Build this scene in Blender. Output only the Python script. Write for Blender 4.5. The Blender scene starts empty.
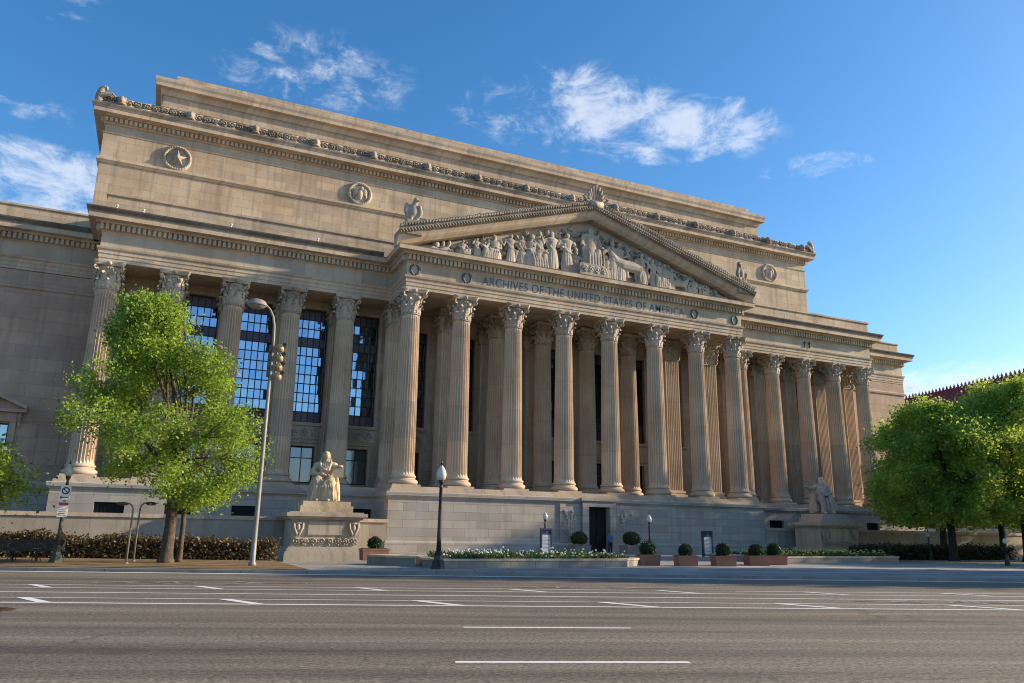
import bpy, bmesh, math, random
from math import sin, cos, pi, radians, sqrt, atan2, hypot
from mathutils import Vector, Matrix, noise
SC = bpy.context.scene
COL = SC.collection
R = random.Random(7)

# ---------------------------------------------------------------- camera
cam_d = bpy.data.cameras.new('camera')
cam = bpy.data.objects.new('camera', cam_d)
COL.objects.link(cam)
MW = [[0.909512235543056, -0.11480042306020748, 0.3995101453814032],
      [-0.41538435030550835, -0.21494169768635918, 0.883886821041875],
      [0.015599196092852504, 0.9698561407525542, 0.24317839403577482]]
m = Matrix.Identity(4)
for i in range(3):
    m[i][0] = MW[i][0]; m[i][1] = MW[i][1]; m[i][2] = -MW[i][2]
m[2][3] = 1.6
cam.matrix_world = m
cam_d.sensor_width = 36.0
cam_d.lens = 763.8689 / 1024 * 36.0
cam_d.clip_start = 0.1
cam_d.clip_end = 5000
SC.camera = cam

# ---------------------------------------------------------------- light
SUN_EL = radians(19.5)
SUN_H = Vector((0.976, -0.216, 0)).normalized()
SUN = Vector((SUN_H.x*cos(SUN_EL), SUN_H.y*cos(SUN_EL), sin(SUN_EL)))
sl = bpy.data.lights.new('sun', 'SUN')
sl.energy = 5.0
sl.angle = radians(0.6)
sl.color = (1.0, 0.82, 0.58)
so = bpy.data.objects.new('sun', sl)
COL.objects.link(so)
so.rotation_euler = SUN.to_track_quat('Z', 'Y').to_euler()

w = bpy.data.worlds.new('World')
SC.world = w
w.use_nodes = True
nt = w.node_tree
nt.nodes.clear()
N = nt.nodes.new
L = nt.links.new
sky = N('ShaderNodeTexSky')
sky.sky_type = 'NISHITA'
sky.sun_disc = False
sky.sun_elevation = SUN_EL
sky.sun_rotation = atan2(SUN_H.x, SUN_H.y)
sky.air_density = 1.0
sky.dust_density = 0.7
sky.ozone_density = 3.0
hsv = N('ShaderNodeHueSaturation')
hsv.inputs['Saturation'].default_value = 1.26
hsv.inputs['Value'].default_value = 1.2
L(sky.outputs[0], hsv.inputs['Color'])
tc = N('ShaderNodeTexCoord')
P0 = tc.outputs['Generated']

def wmath(op, a, b=None, clamp=False):
    n = N('ShaderNodeMath'); n.operation = op; n.use_clamp = clamp
    for i, v in enumerate((a, b)):
        if v is None: continue
        if isinstance(v, (int, float)): n.inputs[i].default_value = v
        else: L(v, n.inputs[i])
    return n.outputs[0]

def wdot(v):
    n = N('ShaderNodeVectorMath'); n.operation = 'DOT_PRODUCT'
    L(P0, n.inputs[0]); n.inputs[1].default_value = v
    return n.outputs['Value']

# cloud banks: centre direction, half width, half height, tilt, strength
CLOUDS = [((0.495, 0.715, 0.490), .19, .055, -.10, .85),
          ((0.555, 0.677, 0.483), .10, .038, .12, 0.9),
          ((0.395, 0.757, 0.520), .16, .060, .05, .72),
          ((0.109, 0.842, 0.529), .15, .065, .05, .55),
          ((0.820, 0.560, 0.0), .95, .205, 0.0, 5.5),
          ((-0.170, 0.915, 0.355), .22, .060, .05, 1.25),
          ((-0.170, 0.885, 0.436), .13, .018, .06, .62),
          ((0.668, 0.610, 0.430), .075, .020, .0, .85),
          ((-0.143, 0.835, 0.531), .05, .03, .4, .4),
          ((-0.3, -0.9, 0.35), .7, .14, .1, .8),
          ((0.8, -0.6, 0.3), .5, .12, .0, .8)]
nz = N('ShaderNodeTexNoise')
nz.inputs['Scale'].default_value = 15.0
nz.inputs['Detail'].default_value = 9.0
nz.inputs['Roughness'].default_value = 0.68
nz.inputs['Distortion'].default_value = 0.35
mp = N('ShaderNodeMapping')
mp.inputs['Scale'].default_value = (1, 1, 1.9)
L(P0, mp.inputs['Vector'])
L(mp.outputs[0], nz.inputs['Vector'])
tot = None
for c, su, sv, tilt, st in CLOUDS:
    C = Vector(c).normalized()
    U = C.cross(Vector((0, 0, 1))).normalized()
    V = U.cross(C)
    U2 = U*cos(tilt) + V*sin(tilt)
    V2 = -U*sin(tilt) + V*cos(tilt)
    a = wmath('POWER', wdot(U2/su), 2.0)
    b = wmath('POWER', wdot(V2/sv), 2.0)
    s = wmath('SUBTRACT', 1.0, wmath('ADD', a, b), clamp=True)
    f = wmath('GREATER_THAN', wdot(C), 0.0)
    s = wmath('MULTIPLY', wmath('MULTIPLY', s, f), st)
    tot = s if tot is None else wmath('ADD', tot, s)
t1 = wmath('MULTIPLY', tot, 0.62)
n1 = wmath('MULTIPLY', wmath('SUBTRACT', nz.outputs['Fac'], 0.51), 4.0)
gate = wmath('MULTIPLY', tot, 2.6, clamp=True)
dens = wmath('MULTIPLY', wmath('ADD', t1, n1), gate)
mr = N('ShaderNodeMapRange'); mr.interpolation_type = 'SMOOTHSTEP'
mr.inputs['From Min'].default_value = 0.02
mr.inputs['From Max'].default_value = 1.5
mr.inputs['To Max'].default_value = 0.82
L(dens, mr.inputs['Value'])
# thick middles of the banks turn a little grey
mr2 = N('ShaderNodeMapRange')
mr2.inputs['From Min'].default_value = 0.8
mr2.inputs['From Max'].default_value = 1.9
L(dens, mr2.inputs['Value'])
cmix = N('ShaderNodeMixRGB')
cmix.inputs[1].default_value = (5.4, 5.6, 6.0, 1)
cmix.inputs[2].default_value = (3.0, 3.6, 4.8, 1)
L(mr2.outputs[0], cmix.inputs[0])
mixc = N('ShaderNodeMixRGB')
L(mr.outputs[0], mixc.inputs[0])
L(hsv.outputs[0], mixc.inputs[1])
L(cmix.outputs[0], mixc.inputs[2])
bg = N('ShaderNodeBackground')
bg.inputs['Strength'].default_value = 0.115
L(mixc.outputs[0], bg.inputs['Color'])
wo = N('ShaderNodeOutputWorld')
L(bg.outputs[0], wo.inputs['Surface'])

SC.view_settings.view_transform = 'Standard'
SC.view_settings.look = 'None'
SC.view_settings.exposure = 0.72
SC.view_settings.gamma = 1.0
SC.cycles.filter_width = 1.05
SC.cycles.max_bounces = 6
SC.cycles.transparent_max_bounces = 4

# ---------------------------------------------------------------- materials
def new_mat(name):
    mt = bpy.data.materials.new(name)
    mt.use_nodes = True
    t = mt.node_tree
    b = t.nodes['Principled BSDF']
    return mt, t, b

def rgb(c): return (c[0], c[1], c[2], 1)

def simple(name, col, rough=.8, metal=0, var=.18, scale=6., bump=0., bscale=40.):
    mt, t, b = new_mat(name)
    b.inputs['Roughness'].default_value = rough
    b.inputs['Metallic'].default_value = metal
    o = t.nodes.new('ShaderNodeTexCoord')
    n = t.nodes.new('ShaderNodeTexNoise')
    n.inputs['Scale'].default_value = scale
    n.inputs['Detail'].default_value = 6
    t.links.new(o.outputs['Object'], n.inputs['Vector'])
    cr = t.nodes.new('ShaderNodeValToRGB')
    cr.color_ramp.elements[0].position = .3
    cr.color_ramp.elements[1].position = .7
    cr.color_ramp.elements[0].color = rgb([x*(1-var) for x in col])
    cr.color_ramp.elements[1].color = rgb([min(1, x*(1+var)) for x in col])
    t.links.new(n.outputs['Fac'], cr.inputs[0])
    t.links.new(cr.outputs[0], b.inputs['Base Color'])
    if bump:
        n2 = t.nodes.new('ShaderNodeTexNoise')
        n2.inputs['Scale'].default_value = bscale
        n2.inputs['Detail'].default_value = 4
        t.links.new(o.outputs['Object'], n2.inputs['Vector'])
        bp = t.nodes.new('ShaderNodeBump')
        bp.inputs['Strength'].default_value = bump
        bp.inputs['Distance'].default_value = .05
        t.links.new(n2.outputs['Fac'], bp.inputs['Height'])
        t.links.new(bp.outputs[0], b.inputs['Normal'])
    return mt

def stone(name, col, bw=1.9, bh=.85, mortar=.012, mcol=.55, var=.12, streak=.35, bump=.25, tint=(.9, .82, .74)):
    """ashlar limestone / granite: coursed blocks, tone changes per block, rain streaks with a shape of their own"""
    mt, t, b = new_mat(name)
    b.inputs['Roughness'].default_value = .85
    nn, ll = t.nodes.new, t.links.new
    g = nn('ShaderNodeNewGeometry')
    sp = nn('ShaderNodeSeparateXYZ'); ll(g.outputs['Position'], sp.inputs[0])
    ad = nn('ShaderNodeMath'); ad.operation = 'ADD'
    ll(sp.outputs[0], ad.inputs[0]); ll(sp.outputs[1], ad.inputs[1])
    cb = nn('ShaderNodeCombineXYZ')
    ll(ad.outputs[0], cb.inputs[0]); ll(sp.outputs[2], cb.inputs[1])
    # colour base
    n1 = nn('ShaderNodeTexNoise'); n1.inputs['Scale'].default_value = .35; n1.inputs['Detail'].default_value = 7
    n1.inputs['Roughness'].default_value = .65
    ll(g.outputs['Position'], n1.inputs['Vector'])
    cr = nn('ShaderNodeValToRGB')
    cr.color_ramp.elements[0].position = .33
    cr.color_ramp.elements[1].position = .68
    cr.color_ramp.elements[0].color = rgb([col[i]*(1-var)*tint[i]/max(tint) for i in range(3)])
    cr.color_ramp.elements[1].color = rgb([x*(1+var) for x in col])
    ll(n1.outputs['Fac'], cr.inputs[0])
    last = cr.outputs[0]
    if bw:
        br = nn('ShaderNodeTexBrick')
        br.inputs['Scale'].default_value = 1.0
        br.inputs['Brick Width'].default_value = bw
        br.inputs['Row Height'].default_value = bh
        br.inputs['Mortar Size'].default_value = mortar
        br.inputs['Mortar Smooth'].default_value = .3
        br.inputs['Bias'].default_value = 0
        br.inputs['Color1'].default_value = (.85, .85, .88, 1)
        br.inputs['Color2'].default_value = (1.11, 1.09, 1.05, 1)
        br.inputs['Mortar'].default_value = (mcol, mcol, mcol, 1)
        ll(cb.outputs[0], br.inputs['Vector'])
        mx = nn('ShaderNodeMixRGB'); mx.blend_type = 'MULTIPLY'; mx.inputs[0].default_value = 1
        ll(last, mx.inputs[1]); ll(br.outputs['Color'], mx.inputs[2])
        last = mx.outputs[0]
    if streak:
        mp_ = nn('ShaderNodeMapping'); mp_.inputs['Scale'].default_value = (2.2, .10, 1)
        ll(cb.outputs[0], mp_.inputs['Vector'])
        n3 = nn('ShaderNodeTexNoise'); n3.inputs['Scale'].default_value = 1.0; n3.inputs['Detail'].default_value = 5
        ll(mp_.outputs[0], n3.inputs['Vector'])
        r3 = nn('ShaderNodeMapRange'); r3.inputs['From Min'].default_value = .50; r3.inputs['From Max'].default_value = .68
        r3.inputs['To Max'].default_value = streak
        ll(n3.outputs['Fac'], r3.inputs['Value'])
        mx2 = nn('ShaderNodeMixRGB'); mx2.blend_type = 'MIX'
        mx2.inputs[2].default_value = rgb([x*.42 for x in col])
        ll(r3.outputs[0], mx2.inputs[0]); ll(last, mx2.inputs[1])
        last = mx2.outputs[0]
    ll(last, b.inputs['Base Color'])
    n4 = nn('ShaderNodeTexNoise'); n4.inputs['Scale'].default_value = 9; n4.inputs['Detail'].default_value = 8
    ll(g.outputs['Position'], n4.inputs['Vector'])
    bp = nn('ShaderNodeBump'); bp.inputs['Strength'].default_value = bump; bp.inputs['Distance'].default_value = .05
    ll(n4.outputs['Fac'], bp.inputs['Height'])
    ll(bp.outputs[0], b.inputs['Normal'])
    return mt

M = {}
LIME = (.47, .38, .28)
M['stone'] = stone('limestone', LIME, streak=.5, var=.16, mcol=.48)
M['trim'] = stone('limestone_trim', (.49, .405, .31), bw=1.6, bh=30, mortar=.010, streak=.45)
M['frieze'] = stone('limestone_frieze', (.44, .385, .31), bw=2.4, bh=30, mortar=.010, streak=.25)
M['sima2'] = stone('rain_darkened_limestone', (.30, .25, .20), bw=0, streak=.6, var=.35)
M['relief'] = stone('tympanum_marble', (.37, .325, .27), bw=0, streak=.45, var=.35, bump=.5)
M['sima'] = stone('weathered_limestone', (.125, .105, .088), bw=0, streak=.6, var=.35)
M['column'] = stone('column_limestone', (.56, .45, .335), bw=40, bh=2.9, mortar=.015, mcol=.7, streak=.3)
M['carved'] = stone('carved_limestone', (.44, .38, .305), bw=0, streak=.45, var=.4, bump=.5)
M['granite'] = stone('podium_granite', (.385, .36, .33), bw=2.0, bh=.62, mortar=.014, mcol=.5, var=.10, streak=.2)
M['wallstone'] = stone('terrace_granite', (.36, .32, .27), bw=2.6, bh=4, mortar=.012, streak=.35)
M['wing'] = stone('rose_limestone', (.42, .31, .245), bw=2.2, bh=1.0, streak=.25)
M['crest'] = stone('weathered_carving', (.33, .28, .225), bw=0, streak=.5, var=.45, bump=.6)
M['statue'] = stone('statue_limestone', (.52, .42, .28), bw=0, streak=.55, var=.35, bump=.4)
M['pedestal'] = stone('pedestal_stone', (.43, .375, .295), bw=0, streak=.5, var=.15)
M['bronze'] = simple('dark_bronze', (.025, .028, .030), .45, .5, .3)
M['verdigris'] = simple('verdigris_bronze', (.10, .115, .125), .6, .2, .3)
M['black'] = simple('black_paint', (.018, .020, .019), .4, 0, .3, 8, .1)
M['greenpaint'] = simple('aged_green_paint', (.05, .055, .045), .5, 0, .4, 3, .1)
M['grey_metal'] = simple('galvanised_steel', (.24, .22, .19), .6, .2, .15, 4)
M['spandrel'] = simple('spandrel_metal', (.10, .075, .10), .4, .4, .2)
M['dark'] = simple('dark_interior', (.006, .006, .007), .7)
M['terracotta'] = stone('red_granite_planter', (.30, .135, .095), bw=0, streak=.15, var=.2)
M['bedstone'] = stone('planter_kerb_granite', (.27, .25, .225), bw=1.3, bh=3, mortar=.02, streak=.25)
M['concrete'] = simple('pavement_concrete', (.30, .275, .245), .9, 0, .14, .8, .2, 30)
M['kerbstone'] = simple('kerb_granite', (.20, .185, .165), .85, 0, .25, 1.2, .2, 20)
M['gutter'] = simple('gutter_concrete', (.60, .58, .54), .8, 0, .12, 1.)
M['bark'] = simple('bark', (.085, .062, .045), .95, 0, .4, 5, .9, 22)
M['darkbark'] = simple('dark_bark', (.035, .028, .024), .95, 0, .4, 5, .9, 22)
M['wood'] = simple('dark_bench_wood', (.030, .028, .028), .7, 0, .4, 5)
M['roof'] = simple('red_tile_roof', (.28, .065, .055), .8, 0, .3, 1.5)
M['palewall'] = stone('pale_limestone', (.50, .42, .36), streak=.1)
M['white'] = simple('sign_white', (.72, .72, .70), .5, 0, .05)
M['navy'] = simple('sign_navy', (.012, .022, .07), .4, 0, .1)
M['red'] = simple('sign_red', (.45, .06, .04), .5, 0, .1)
M['signpaper'] = simple('sign_panel', (.50, .52, .55), .5, 0, .08, 3)
M['skin'] = simple('skin', (.38, .22, .15), .6)
M['shirt'] = simple('blue_shirt', (.06, .18, .42), .8)
M['trousers'] = simple('dark_trousers', (.03, .035, .05), .9)
M['hair'] = simple('dark_hair', (.02, .014, .01), .8)
M['signalpaint'] = simple('tan_signal_paint', (.42, .27, .16), .5, 0, .2)
M['flowerw'] = simple('white_petals', (.75, .74, .60), .7, 0, .1)
M['flowery'] = simple('yellow_petals', (.60, .50, .12), .7, 0, .1)
M['pot'] = simple('shaded_pot', (.16, .12, .10), .8)

def glass_mat(name, col, metal, rough):
    mt, t, b = new_mat(name)
    b.inputs['Metallic'].default_value = metal
    b.inputs['Roughness'].default_value = rough
    g = t.nodes.new('ShaderNodeNewGeometry')
    n = t.nodes.new('ShaderNodeTexNoise'); n.inputs['Scale'].default_value = .9; n.inputs['Detail'].default_value = 3
    t.links.new(g.outputs['Position'], n.inputs['Vector'])
    bp = t.nodes.new('ShaderNodeBump'); bp.inputs['Strength'].default_value = .14; bp.inputs['Distance'].default_value = .06
    t.links.new(n.outputs['Fac'], bp.inputs['Height'])
    t.links.new(bp.outputs[0], b.inputs['Normal'])
    b.inputs['Base Color'].default_value = rgb(col)
    return mt
M['glass'] = glass_mat('reflective_window_glass', (.36, .47, .62), 1.0, .04)
M['lowglass'] = glass_mat('curtained_window_glass', (.20, .22, .26), .85, .12)
M['darkglass'] = glass_mat('dark_window_glass', (.10, .12, .15), .9, .08)
mt, t, b = new_mat('frosted_globe'); b.inputs['Base Color'].default_value = (.60, .57, .50, 1); b.inputs['Roughness'].default_value = .15
b.inputs['Subsurface Weight'].default_value = .3 if 'Subsurface Weight' in b.inputs else 0
M['globe'] = mt

def leaf_mat(name, c1, c2, trans=.35, scale=.8):
    mt, t, b = new_mat(name)
    b.inputs['Roughness'].default_value = .55
    nn, ll = t.nodes.new, t.links.new
    g = nn('ShaderNodeNewGeometry')
    n = nn('ShaderNodeTexNoise'); n.inputs['Scale'].default_value = scale; n.inputs['Detail'].default_value = 3
    ll(g.outputs['Position'], n.inputs['Vector'])
    ad = nn('ShaderNodeMath'); ad.operation = 'MULTIPLY_ADD'
    ll(g.outputs['Random Per Island'], ad.inputs[0]); ad.inputs[1].default_value = .5
    ll(n.outputs['Fac'], ad.inputs[2])
    cr = nn('ShaderNodeValToRGB')
    cr.color_ramp.elements[0].position = .45; cr.color_ramp.elements[1].position = 1.05
    cr.color_ramp.elements[0].color = rgb(c1); cr.color_ramp.elements[1].color = rgb(c2)
    ll(ad.outputs[0], cr.inputs[0])
    ll(cr.outputs[0], b.inputs['Base Color'])
    tr = nn('ShaderNodeBsdfTranslucent')
    hs = nn('ShaderNodeHueSaturation'); hs.inputs['Value'].default_value = 1.6; hs.inputs['Hue'].default_value = .485
    ll(cr.outputs[0], hs.inputs['Color']); ll(hs.outputs[0], tr.inputs['Color'])
    mx = nn('ShaderNodeMixShader'); mx.inputs[0].default_value = trans
    ll(b.outputs[0], mx.inputs[1]); ll(tr.outputs[0], mx.inputs[2])
    ll(mx.outputs[0], t.nodes['Material Output'].inputs['Surface'])
    return mt
M['leaf_spring'] = leaf_mat('spring_leaves', (.075, .15, .018), (.31, .43, .055), .46)
M['leaf_green'] = leaf_mat('elm_leaves', (.11, .21, .03), (.33, .44, .065), .52)
M['leaf_dark'] = leaf_mat('boxwood_leaves', (.015, .032, .010), (.035, .065, .018), .15)
M['leaf_hedge'] = leaf_mat('barberry_leaves', (.030, .028, .012), (.135, .088, .032), .25, 2.)
M['leaf_hedge2'] = leaf_mat('dark_hedge_leaves', (.018, .026, .012), (.045, .055, .020), .2, 2.)
M['leaf_bed'] = leaf_mat('bedding_leaves', (.03, .065, .02), (.08, .13, .035), .3, 2.)

def asphalt():
    mt, t, b = new_mat('asphalt')
    nn, ll = t.nodes.new, t.links.new
    g = nn('ShaderNodeNewGeometry')
    sp = nn('ShaderNodeMapping'); sp.inputs['Rotation'].default_value = (0, 0, radians(19.2))
    ll(g.outputs['Position'], sp.inputs['Vector'])
    # long tyre-worn bands running with the road
    mp_ = nn('ShaderNodeMapping'); mp_.inputs['Scale'].default_value = (.035, .75, 1)
    ll(sp.outputs[0], mp_.inputs['Vector'])
    n1 = nn('ShaderNodeTexNoise'); n1.inputs['Scale'].default_value = 1; n1.inputs['Detail'].default_value = 5
    ll(mp_.outputs[0], n1.inputs['Vector'])
    n2 = nn('ShaderNodeTexNoise'); n2.inputs['Scale'].default_value = 15; n2.inputs['Detail'].default_value = 4; n2.inputs['Roughness'].default_value = .8
    ll(g.outputs['Position'], n2.inputs['Vector'])
    n3 = nn('ShaderNodeTexVoronoi'); n3.inputs['Scale'].default_value = 26
    ll(g.outputs['Position'], n3.inputs['Vector'])
    cr = nn('ShaderNodeValToRGB')
    cr.color_ramp.elements[0].position = .35; cr.color_ramp.elements[1].position = .68
    cr.color_ramp.elements[0].color = (.105, .085, .062, 1); cr.color_ramp.elements[1].color = (.188, .153, .113, 1)
    ll(n1.outputs['Fac'], cr.inputs[0])
    r2 = nn('ShaderNodeMapRange'); r2.inputs['From Min'].default_value = .36; r2.inputs['From Max'].default_value = .66
    r2.inputs['To Min'].default_value = .30; r2.inputs['To Max'].default_value = 1.75
    ll(n2.outputs['Fac'], r2.inputs['Value'])
    mx = nn('ShaderNodeMixRGB'); mx.blend_type = 'MULTIPLY'; mx.inputs[0].default_value = 1
    ll(cr.outputs[0], mx.inputs[1]); ll(r2.outputs[0], mx.inputs[2])
    ch = nn('ShaderNodeValToRGB')
    ch.color_ramp.elements[0].position = .10; ch.color_ramp.elements[0].color = (1, 1, 1, 1)
    ch.color_ramp.elements[1].position = .22; ch.color_ramp.elements[1].color = (0, 0, 0, 1)
    ll(n3.outputs['Distance'], ch.inputs[0])
    sc = nn('ShaderNodeMath'); sc.operation = 'MULTIPLY'; sc.inputs[1].default_value = .45
    ll(ch.outputs[0], sc.inputs[0])
    mx2 = nn('ShaderNodeMixRGB'); mx2.inputs[2].default_value = (.34, .30, .25, 1)
    ll(sc.outputs[0], mx2.inputs[0]); ll(mx.outputs[0], mx2.inputs[1])
    # wandering cracks and tar seams, patchy
    v4 = nn('ShaderNodeTexVoronoi'); v4.feature = 'DISTANCE_TO_EDGE'; v4.inputs['Scale'].default_value = .22
    nw = nn('ShaderNodeTexNoise'); nw.inputs['Scale'].default_value = .9; nw.inputs['Detail'].default_value = 5
    ll(g.outputs['Position'], nw.inputs['Vector'])
    av = nn('ShaderNodeVectorMath'); av.operation = 'MULTIPLY_ADD'; av.inputs[1].default_value = (2.2, 2.2, 0)
    ll(nw.outputs['Color'], av.inputs[0]); ll(g.outputs['Position'], av.inputs[2])
    ll(av.outputs[0], v4.inputs['Vector'])
    cr4 = nn('ShaderNodeMapRange'); cr4.inputs['From Min'].default_value = .004; cr4.inputs['From Max'].default_value = .013
    cr4.inputs['To Min'].default_value = .55; cr4.inputs['To Max'].default_value = 0
    ll(v4.outputs['Distance'], cr4.inputs['Value'])
    nm = nn('ShaderNodeTexNoise'); nm.inputs['Scale'].default_value = .13; ll(g.outputs['Position'], nm.inputs['Vector'])
    rm_ = nn('ShaderNodeMapRange'); rm_.inputs['From Min'].default_value = .45; rm_.inputs['From Max'].default_value = .6
    ll(nm.outputs['Fac'], rm_.inputs['Value'])
    mm_ = nn('ShaderNodeMath'); mm_.operation = 'MULTIPLY'; ll(cr4.outputs[0], mm_.inputs[0]); ll(rm_.outputs[0], mm_.inputs[1])
    np_ = nn('ShaderNodeTexNoise'); np_.inputs['Scale'].default_value = .32; np_.inputs['Detail'].default_value = 8; np_.inputs['Roughness'].default_value = .6
    ll(mp_.outputs[0], np_.inputs['Vector']); np_.inputs['Scale'].default_value = 2.3
    rp = nn('ShaderNodeMapRange'); rp.inputs['From Min'].default_value = .36; rp.inputs['From Max'].default_value = .64
    rp.inputs['To Min'].default_value = .68; rp.inputs['To Max'].default_value = 1.28
    ll(np_.outputs['Fac'], rp.inputs['Value'])
    mp9 = nn('ShaderNodeMixRGB'); mp9.blend_type = 'MULTIPLY'; mp9.inputs[0].default_value = 1
    ll(mx2.outputs[0], mp9.inputs[1]); ll(rp.outputs[0], mp9.inputs[2])
    mx5 = nn('ShaderNodeMixRGB'); mx5.inputs[2].default_value = (.03, .028, .026, 1)
    ll(mm_.outputs[0], mx5.inputs[0]); ll(mp9.outputs[0], mx5.inputs[1])
    ll(mx5.outputs[0], b.inputs['Base Color'])
    b.inputs['Roughness'].default_value = .88
    bp = nn('ShaderNodeBump'); bp.inputs['Strength'].default_value = .5; bp.inputs['Distance'].default_value = .02
    ll(n2.outputs['Fac'], bp.inputs['Height']); ll(bp.outputs[0], b.inputs['Normal'])
    return mt
M['asphalt'] = asphalt()

def paint():
    """worn road paint: chips of asphalt show through"""
    mt, t, b = new_mat('road_paint')
    nn, ll = t.nodes.new, t.links.new
    g = nn('ShaderNodeNewGeometry')
    n2 = nn('ShaderNodeTexNoise'); n2.inputs['Scale'].default_value = 5; n2.inputs['Detail'].default_value = 8; n2.inputs['Roughness'].default_value = .75
    ll(g.outputs['Position'], n2.inputs['Vector'])
    cr = nn('ShaderNodeValToRGB')
    cr.color_ramp.elements[0].position = .30; cr.color_ramp.elements[0].color = (.20, .18, .15, 1)
    cr.color_ramp.elements[1].position = .44; cr.color_ramp.elements[1].color = (.78, .75, .69, 1)
    ll(n2.outputs['Fac'], cr.inputs[0]); ll(cr.outputs[0], b.inputs['Base Color'])
    b.inputs['Roughness'].default_value = .7
    return mt
M['paint'] = paint()
M['wornpaint'] = M['paint'].copy(); M['wornpaint'].name = 'worn_road_paint'
for _n in M['wornpaint'].node_tree.nodes:
    if _n.type == 'VALTORGB':
        _n.color_ramp.elements[0].position = .44; _n.color_ramp.elements[1].position = .64; _n.color_ramp.elements[0].color = (.15, .125, .10, 1); _n.color_ramp.elements[1].color = (.45, .42, .37, 1)

def lawn():
    mt, t, b = new_mat('bare_lawn')
    nn, ll = t.nodes.new, t.links.new
    g = nn('ShaderNodeNewGeometry')
    n = nn('ShaderNodeTexNoise'); n.inputs['Scale'].default_value = .9; n.inputs['Detail'].default_value = 9; n.inputs['Roughness'].default_value = .7
    ll(g.outputs['Position'], n.inputs['Vector'])
    cr = nn('ShaderNodeValToRGB')
    cr.color_ramp.elements[0].position = .36; cr.color_ramp.elements[0].color = (.075, .065, .022, 1)
    cr.color_ramp.elements[1].position = .62; cr.color_ramp.elements[1].color = (.27, .155, .070, 1)
    ll(n.outputs['Fac'], cr.inputs[0]); ll(cr.outputs[0], b.inputs['Base Color'])
    b.inputs['Roughness'].default_value = .95
    n4 = nn('ShaderNodeTexNoise'); n4.inputs['Scale'].default_value = 14; n4.inputs['Detail'].default_value = 4
    ll(g.outputs['Position'], n4.inputs['Vector'])
    bp = nn('ShaderNodeBump'); bp.inputs['Strength'].default_value = .8; bp.inputs['Distance'].default_value = .05
    ll(n4.outputs['Fac'], bp.inputs['Height']); ll(bp.outputs[0], b.inputs['Normal'])
    return mt
M['lawn'] = lawn()

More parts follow.
